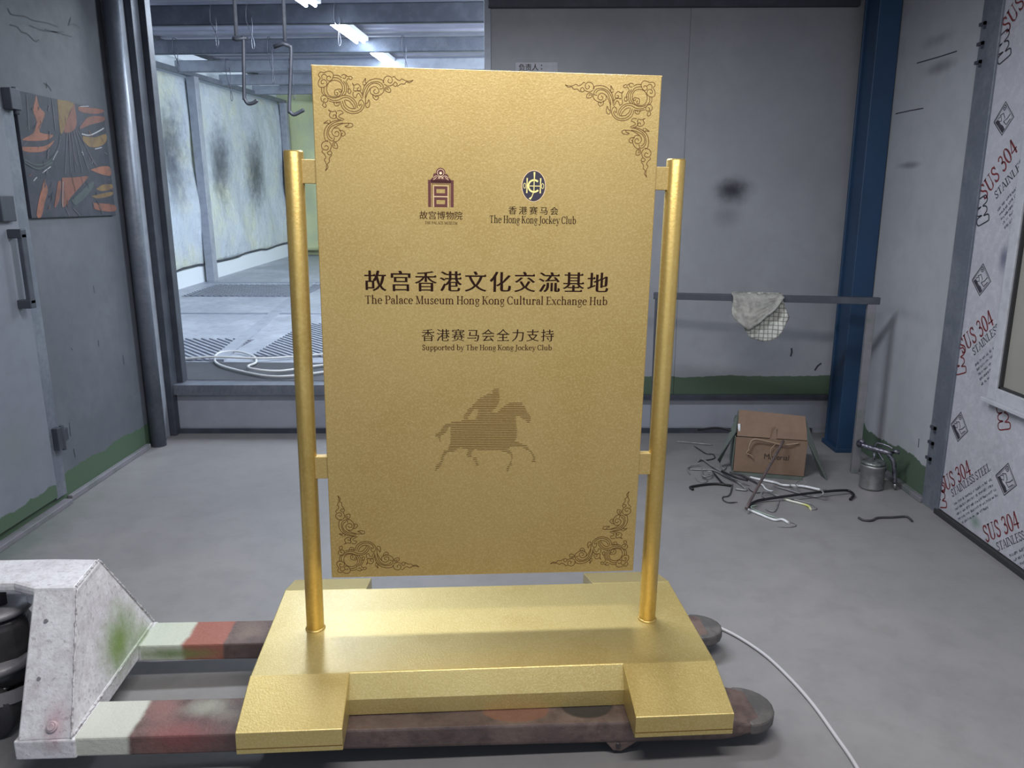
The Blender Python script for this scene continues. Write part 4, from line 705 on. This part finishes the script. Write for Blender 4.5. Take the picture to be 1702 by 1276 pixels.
PU = (-1.56, -.04)
MB().lathe([(.045, .10), (.10, .13), (.10, .175), (.075, .18), (.075, .20)], (PU[0], PU[1], 0)).build('pump_base', M_iron, pj)
mb = MB(); mb.lathe([(.088, .20), (.092, .21), (.092, .31), (.086, .325), (.086, .335), (.07, .345), (.07, .36)], (PU[0], PU[1], 0), 10); mb.build('pump_body', M_iron, pj, .003)
MB().lathe([(.098, .355), (.098, .372), (.05, .376)], (PU[0], PU[1], 0)).build('pump_collar', M_ironl, pj)
MB().lathe([(.036, .376), (.036, .435), (.028, .447)], (PU[0], PU[1], 0), 6).build('pump_nut', M_iron, pj, .002)
MB().lathe([(.03, .17), (.125, .185), (.13, .20), (.125, .212), (.05, .216)], (PU[0] - .02, PU[1] - .02, 0)).build('thrust_plate', M_ironl, pj)
mb = MB(); ring = [(PU[0] + .13 * math.cos(a), PU[1] - .02 + .13 * math.sin(a)) for a in [math.radians(-120 + 12 * k) for k in range(20)]]
for a, b in zip(ring, ring[1:]): mb.hexa([(a[0], a[1], .095), (b[0], b[1], .095), (b[0] * .97 + PU[0] * .03, b[1] * .97, .095), (a[0] * .97 + PU[0] * .03, a[1] * .97, .095)], [(a[0], a[1], .14), (b[0], b[1], .14), (b[0] * .97 + PU[0] * .03, b[1] * .97, .14), (a[0] * .97 + PU[0] * .03, a[1] * .97, .14)])
mb.build('wheel_guard', M_ironl, pj)
for v in (-.15, .07):
    zf = PU[0] * .0191; wv = MB().lathe([(.03, -.025), (.078, -.025), (.085, -.018), (.085, .018), (.078, .025), (.03, .025)], (0, 0, 0), 32)
    wv.xform(Matrix.Translation((PU[0], v, zf + .085)) @ Matrix.Rotation(math.pi / 2, 4, 'X')); wv.build('steer_wheel', M_rubber, pj)
MB().cyl((PU[0], -.18, PU[0] * .0191 + .085), (PU[0], .1, PU[0] * .0191 + .085), .016, 16).build('axle', M_iron, pj)
# ------------------------------------------------------------------ cable on the floor
cp = [(.60, 2.93, .008), (.70, 2.86, .008), (.783, 2.792, .008), (.852, 2.713, .008), (.919, 2.59, .008), (.961, 2.451, .008), (.99, 2.299, .008), (1.004, 2.133, .008), (1.011, 1.997, .008), (1.0, 1.8, .008), (.95, 1.5, .008)]
props(MB().tube(smooth(cp, 6), .0065, 8).build('cable', M_cable), 'pale grey cable running over the floor from the far fork tip to the photo edge', 'cable')
# ------------------------------------------------------------------ rail with the rag
ZR = 1.072; ra, rb = Vector((.86, 4.885, 0)), Vector((2.125, 4.6, 0)); dr = (rb - ra).normalized(); nr = Vector((-dr.y, dr.x, 0))
t = thing('steel_rail', 'dark steel rail on two legs in front of the back wall', 'rail', tuple(ra))
def barb(p, q, hw, z0, z1):
    a = [p + nr * hw, p - nr * hw, q - nr * hw, q + nr * hw]; return [tuple(Vector((v.x, v.y, z0)) - ra) for v in a], [tuple(Vector((v.x, v.y, z1)) - ra) for v in a]
MB().hexa(*barb(ra, rb + dr * .02, .02, ZR - .02, ZR + .02)).build('top_bar', M_dark, t, .002)
MB().hexa(*barb(ra + dr * .01, ra + dr * .045, .017, 0, ZR - .02)).build('leg', M_dark, t, .002)
l = MB().hexa(*barb(rb - dr * .045, rb + dr * .0, .022, 0, ZR - .02)).build('leg', M_lilac, t, .002, label='brownish grey leg')
rg = thing('rag', 'crumpled quilted grey rag draped over the dark steel rail', 'rag', (1.455, 4.75, ZR + .02))
def cloth(name, outline, off, m, seed, parent):
    """outline: list of (x, z) round the hanging flap; folded over the bar at the top edge"""
    rnd = random.Random(seed); mb = MB(); n = 26; g = []
    tops, bots = outline
    for i in range(n + 1):
        u = i / n; row = []
        def ip(L):
            f = u * (len(L) - 1); k = min(int(f), len(L) - 2); a, b = L[k], L[k + 1]; r = f - k; return a[0] + (b[0] - a[0]) * r, a[1] + (b[1] - a[1]) * r
        t_, b_ = ip(tops), ip(bots)
        for j in range(n + 1):
            v = j / n; x = t_[0] + (b_[0] - t_[0]) * v; z = t_[1] + (b_[1] - t_[1]) * v
            y = -off - .018 * v - .010 * math.sin(9 * u + 4 * v + seed) * v - .006 * math.sin(23 * u - 9 * v + seed * 2) - .004 * abs(math.sin(u * 22)) * abs(math.sin(v * 22))
            y += x * (-.225)                       # follow the run of the rail
            if v < .12: y += (1 - v / .12) * off * 1.0; z += 0
            row.append(mb.bm.verts.new((x, y, z)))
        g.append(row)
    for i in range(n):
        for j in range(n): mb.face([g[i][j], g[i + 1][j], g[i + 1][j + 1], g[i][j + 1]], True)
    o = mb.build(name, m, parent); sd = o.modifiers.new('thick', 'SOLIDIFY'); sd.thickness = .004; return o
cloth('rear_flap', ([(-.05, .012), (.05, .014), (.14, .012)], [(-.06, -.2), (-.02, -.262), (.06, -.285), (.13, -.268), (.165, -.2), (.192, -.13)]), .006, M_rag2, 3, rg)
cloth('front_flap', ([(-.14, .012), (-.05, .017), (.05, .013), (.142, .014)], [(-.142, -.12), (-.10, -.17), (-.04, -.215), (.02, -.165), (.08, -.1), (.142, -.01)]), .05, M_rag, 8, rg)
cloth('back_flap', ([(-.13, .012), (0, .016), (.13, .012)], [(-.12, -.1), (.0, -.2), (.12, -.14)]), -.03, M_rag, 5, rg)
# ------------------------------------------------------------------ cardboard box, opened and tipped on its side
bx = thing('cardboard_box', 'open brown cardboard box with splayed side flaps in front of the back wall', 'box', (1.56, 4.58, 0), (0, 0, -.2))
tk = .006
def panel(name, a, b, c, d_, m, parent, thick=tk):
    a, b, c, d_ = map(Vector, (a, b, c, d_)); n_ = (b - a).cross(d_ - a).normalized() * thick
    return MB().hexa([a, b, c, d_], [a + n_, b + n_, c + n_, d_ + n_]).build(name, m, parent)
fp = panel('front_panel', (-.212, -.02, .012), (.205, -.02, .006), (.215, .0, .225), (-.205, .01, .225), M_card, bx)
panel('upper_flap', (-.2, .012, .228), (.214, .004, .226), (.205, .10, .352), (-.188, .115, .37), M_card, bx)
panel('bottom_panel', (-.215, -.02, .002), (.21, -.02, .002), (.21, .26, .002), (-.215, .26, .002), M_cardin, bx)
panel('back_panel', (-.212, .26, .004), (.21, .26, .004), (.21, .25, .28), (-.2, .25, .30), M_cardin, bx)
panel('side_panel', (-.214, .0, .004), (-.206, .02, .225), (-.2, .24, .29), (-.212, .25, .004), M_cardin, bx)
panel('side_panel', (.208, .0, .004), (.215, .02, .225), (.208, .24, .28), (.21, .25, .004), M_cardin, bx)
panel('side_flap', (-.205, .02, .25), (-.19, .12, .365), (-.285, .09, .02), (-.305, .03, .06), M_cardin, bx, .004)
panel('side_flap', (.212, .0, .235), (.206, .10, .35), (.31, .02, .012), (.335, -.06, .004), M_cardin, bx, .004)
panel('bottom_flap', (-.2, -.022, .006), (.2, -.022, .004), (.19, -.09, .004), (-.12, -.075, .004), M_cardin, bx, .004)
panel('torn_flap', (-.01, .0, .205), (.035, .0, .215), (.03, .03, .30), (.005, .02, .29), M_card, bx, .004)
# legible printed word on the front
cu = bpy.data.curves.new('glyph', 'FONT')
s = Sheet(); x = 0
for ch in 'Material':
    b_ = font_outline(ch); e = Sheet()
    for f in b_.faces: e.poly([(lp.vert.co.x, lp.vert.co.y) for lp in f.loops])
    a0, a1, _, _ = e.bounds(); s.add(e, 1, 1, x - a0, 0); x += a1 - a0 + .07
bpy.data.curves.remove(cu)
s = Sheet().add(s, .046, .046, 0, 0); a0, a1, _, _ = s.bounds(); s = Sheet().add(s, 1, 1, .112 - a1, 0)
mb = MB(); ex = Vector((.417, 0, -.006)).normalized(); ey = Vector((.008, .025, .217)).normalized(); s.lay(mb, (0, -.0178, .102), ex, ey, .0012); mb.build('lettering', M_print, fp)
mb = MB(); mb.tube(smooth([(-.13, -.026, .14), (-.125, -.03, .19), (-.10, -.026, .226), (-.02, -.022, .215), (.03, -.02, .205), (.06, -.022, .2), (.10, -.026, .204), (.165, -.012, .212)], 5), .0045, 8)
mb.build('tied_twine', M_twine, bx)
mb = MB(); mb.tube(smooth([(.03, -.02, .205), (-.0, -.026, .16), (.01, -.028, .1), (.0, -.026, .09)], 5), .003, 6); mb.build('loose_twine', M_twine, bx); mb = MB(); mb.tube(smooth([(-.125, -.03, .16), (-.14, -.03, .135), (-.11, -.03, .12), (-.1, -.03, .1)], 4), .0035, 6); mb.build('loose_twine', M_twine, bx)
ch_ = props(MB().cyl((1.385, 4.645, .235), (1.383, 4.66, .30), .0085, 10).build('chalk_stick', HM['w']), 'short white stick standing at the top left of the cardboard box', 'stick')
props(MB().tube(smooth([(1.18, 4.86, .20), (1.27, 4.79, .235), (1.33, 4.72, .243), (1.40, 4.66, .236)], 4), .007, 8).build('bent_hook', HM['k']), 'dark rod lying over the left flap of the cardboard box', 'hook')
# ------------------------------------------------------------------ bent painting hooks scattered on the floor
HL = {'black_long': 'long thick black hook with a curled right end lying on the heap', 'shaft': 'brown rod hook leaning from the heap against the cardboard box', 'white_front': 'thick white hook lying frontmost in the heap', 'wire_front': 'thin grey wire hook at the tip of the frontmost white hook', 'shadow_line': 'thin hook lying beside the frontmost white hook, tinted with greenish shadow', 'white_upper': 'long white hook lying right in front of the cardboard box',
      'curl': 'thin grey wire curl on the long white hook below the box', 'ring_hook': 'grey hook whose right end curls around the long black hook', 'yellow_tip': 'white hook with a yellow tip under the long black hook', 'yellow_mate': 'thin grey hook lying along the yellow tipped hook', 'j_small': 'small grey J shaped hook in front of the long black hook', 's_loop': 'grey S shaped hook in the middle of the heap beside the brown rod',
      'white_mid': 'short white zigzag hook to the right of the brown rod', 'gray_back': 'dark grey hook lying below the left lower corner of the box', 'far_white': 'straight pale hook lying farthest left and farthest back', 'black_tail': 'dark tailed hook left of the box flap, bent back at its end', 'white_bent': 'long grey hook through the left heap ending in a white bend', 'c_left': 'grey C shaped hook on the far left of the heap',
      'gray_long': 'straight grey hook crossing the left heap', 'b_curl': 'grey hook with a rounded loop on the left of the heap', 'thin_curl': 'thin grey curl lying just above the black hook at the left', 'dark_end': 'black hook with an upturned left end at the lower left of the heap', 'wire_tail': 'dark hook with a long thin wire tail below the left heap', 'dark_cross': 'black hook crossing diagonally under the left heap', 'dark_core': 'black hook on top in the centre of the left heap',
      'small_tip': 'small grey hook tip beside the left box flap', 'tie_end': 'thin dark wire beside the foot of the brown rod', 'lone': 'single dark hook lying alone on the floor towards the right wall'}
for k, (r, c, P) in HOOKS.items():
    pts = [(x / 1000, y / 1000, max(z, r + .5) / 1000) for x, y, z in P]; rr = r / 1000
    q = smooth(pts, 5); n = len(q)
    rad = [rr * (.55 if (i < 2 or i > n - 3) and r <= 5 else 1) for i in range(n)]
    props(MB().tube(q, rad, 8).build('bent_hook', HM[c]), HL[k], 'hook', 'bent hanging hooks on the floor')
# ------------------------------------------------------------------ spray gun with its cup
t = thing('spray_gun', 'paint spray gun with an aluminium cup standing beside the right wall', 'spray gun', (2.09, 4.34, 0))
MB().lathe([(.055, .0), (.067, .004), (.069, .012), (.067, .02), (.067, .128), (.07, .134), (.07, .146), (.062, .152)], (0, 0, 0), 36).build('cup', M_cup, t)
ld = MB().lathe([(.068, .148), (.068, .160), (.058, .168), (.02, .174)], (0, 0, 0), 36).build('lid', M_lid, t)
MB().cyl((0, 0, .17), (.004, .01, .215), .008, 12).build('fluid_tube', M_gun, t)
mb = MB(); mb.tube([(-.05, .13, .232), (-.02, .10, .228), (.02, .05, .222), (.06, .0, .222), (.09, -.03, .22)], [.010, .014, .017, .016, .012], 14)
mb.build('gun_body', M_gun, t)
mb = MB(); mb.lathe([(.012, 0), (.026, .004), (.026, .02), (.014, .03), (.008, .04)], (0, 0, 0), 18); mb.xform(Matrix.Translation((-.035, .115, .232)) @ Matrix.Rotation(math.radians(-38), 4, 'Z') @ Matrix.Rotation(math.radians(-90), 4, 'X')); mb.build('nozzle', M_gun, t)
mb = MB(); mb.tube(smooth([(.07, -.01, .22), (.10, -.03, .17), (.11, -.035, .11), (.118, -.04, .04)], 5), [.013] * 15 + [.011], 12); mb.build('grip', M_gun, t)
mb = MB(); mb.tube(smooth([(.03, .03, .215), (.055, .005, .17), (.07, -.01, .12), (.065, -.0, .10)], 5), .006, 8); mb.build('trigger', M_gun, t)
mb = MB(); mb.tube(smooth([(.02, .05, .24), (.03, .04, .262), (.06, .0, .262), (.09, -.03, .25)], 4), .006, 8); mb.cyl((.09, -.03, .235), (.12, -.05, .235), .013, 14); mb.build('control_knob', M_gun, t)
MB().cyl((.118, -.04, .045), (.12, -.042, .01), .010, 12).build('air_coupling', M_cup, t)
props(MB().box(2.115, 2.215, 4.42, 4.62, 0, .012).build('scrap_strip', M_lilac, None, .002), 'flat grey scrap strip lying beside the rail leg', 'scrap')
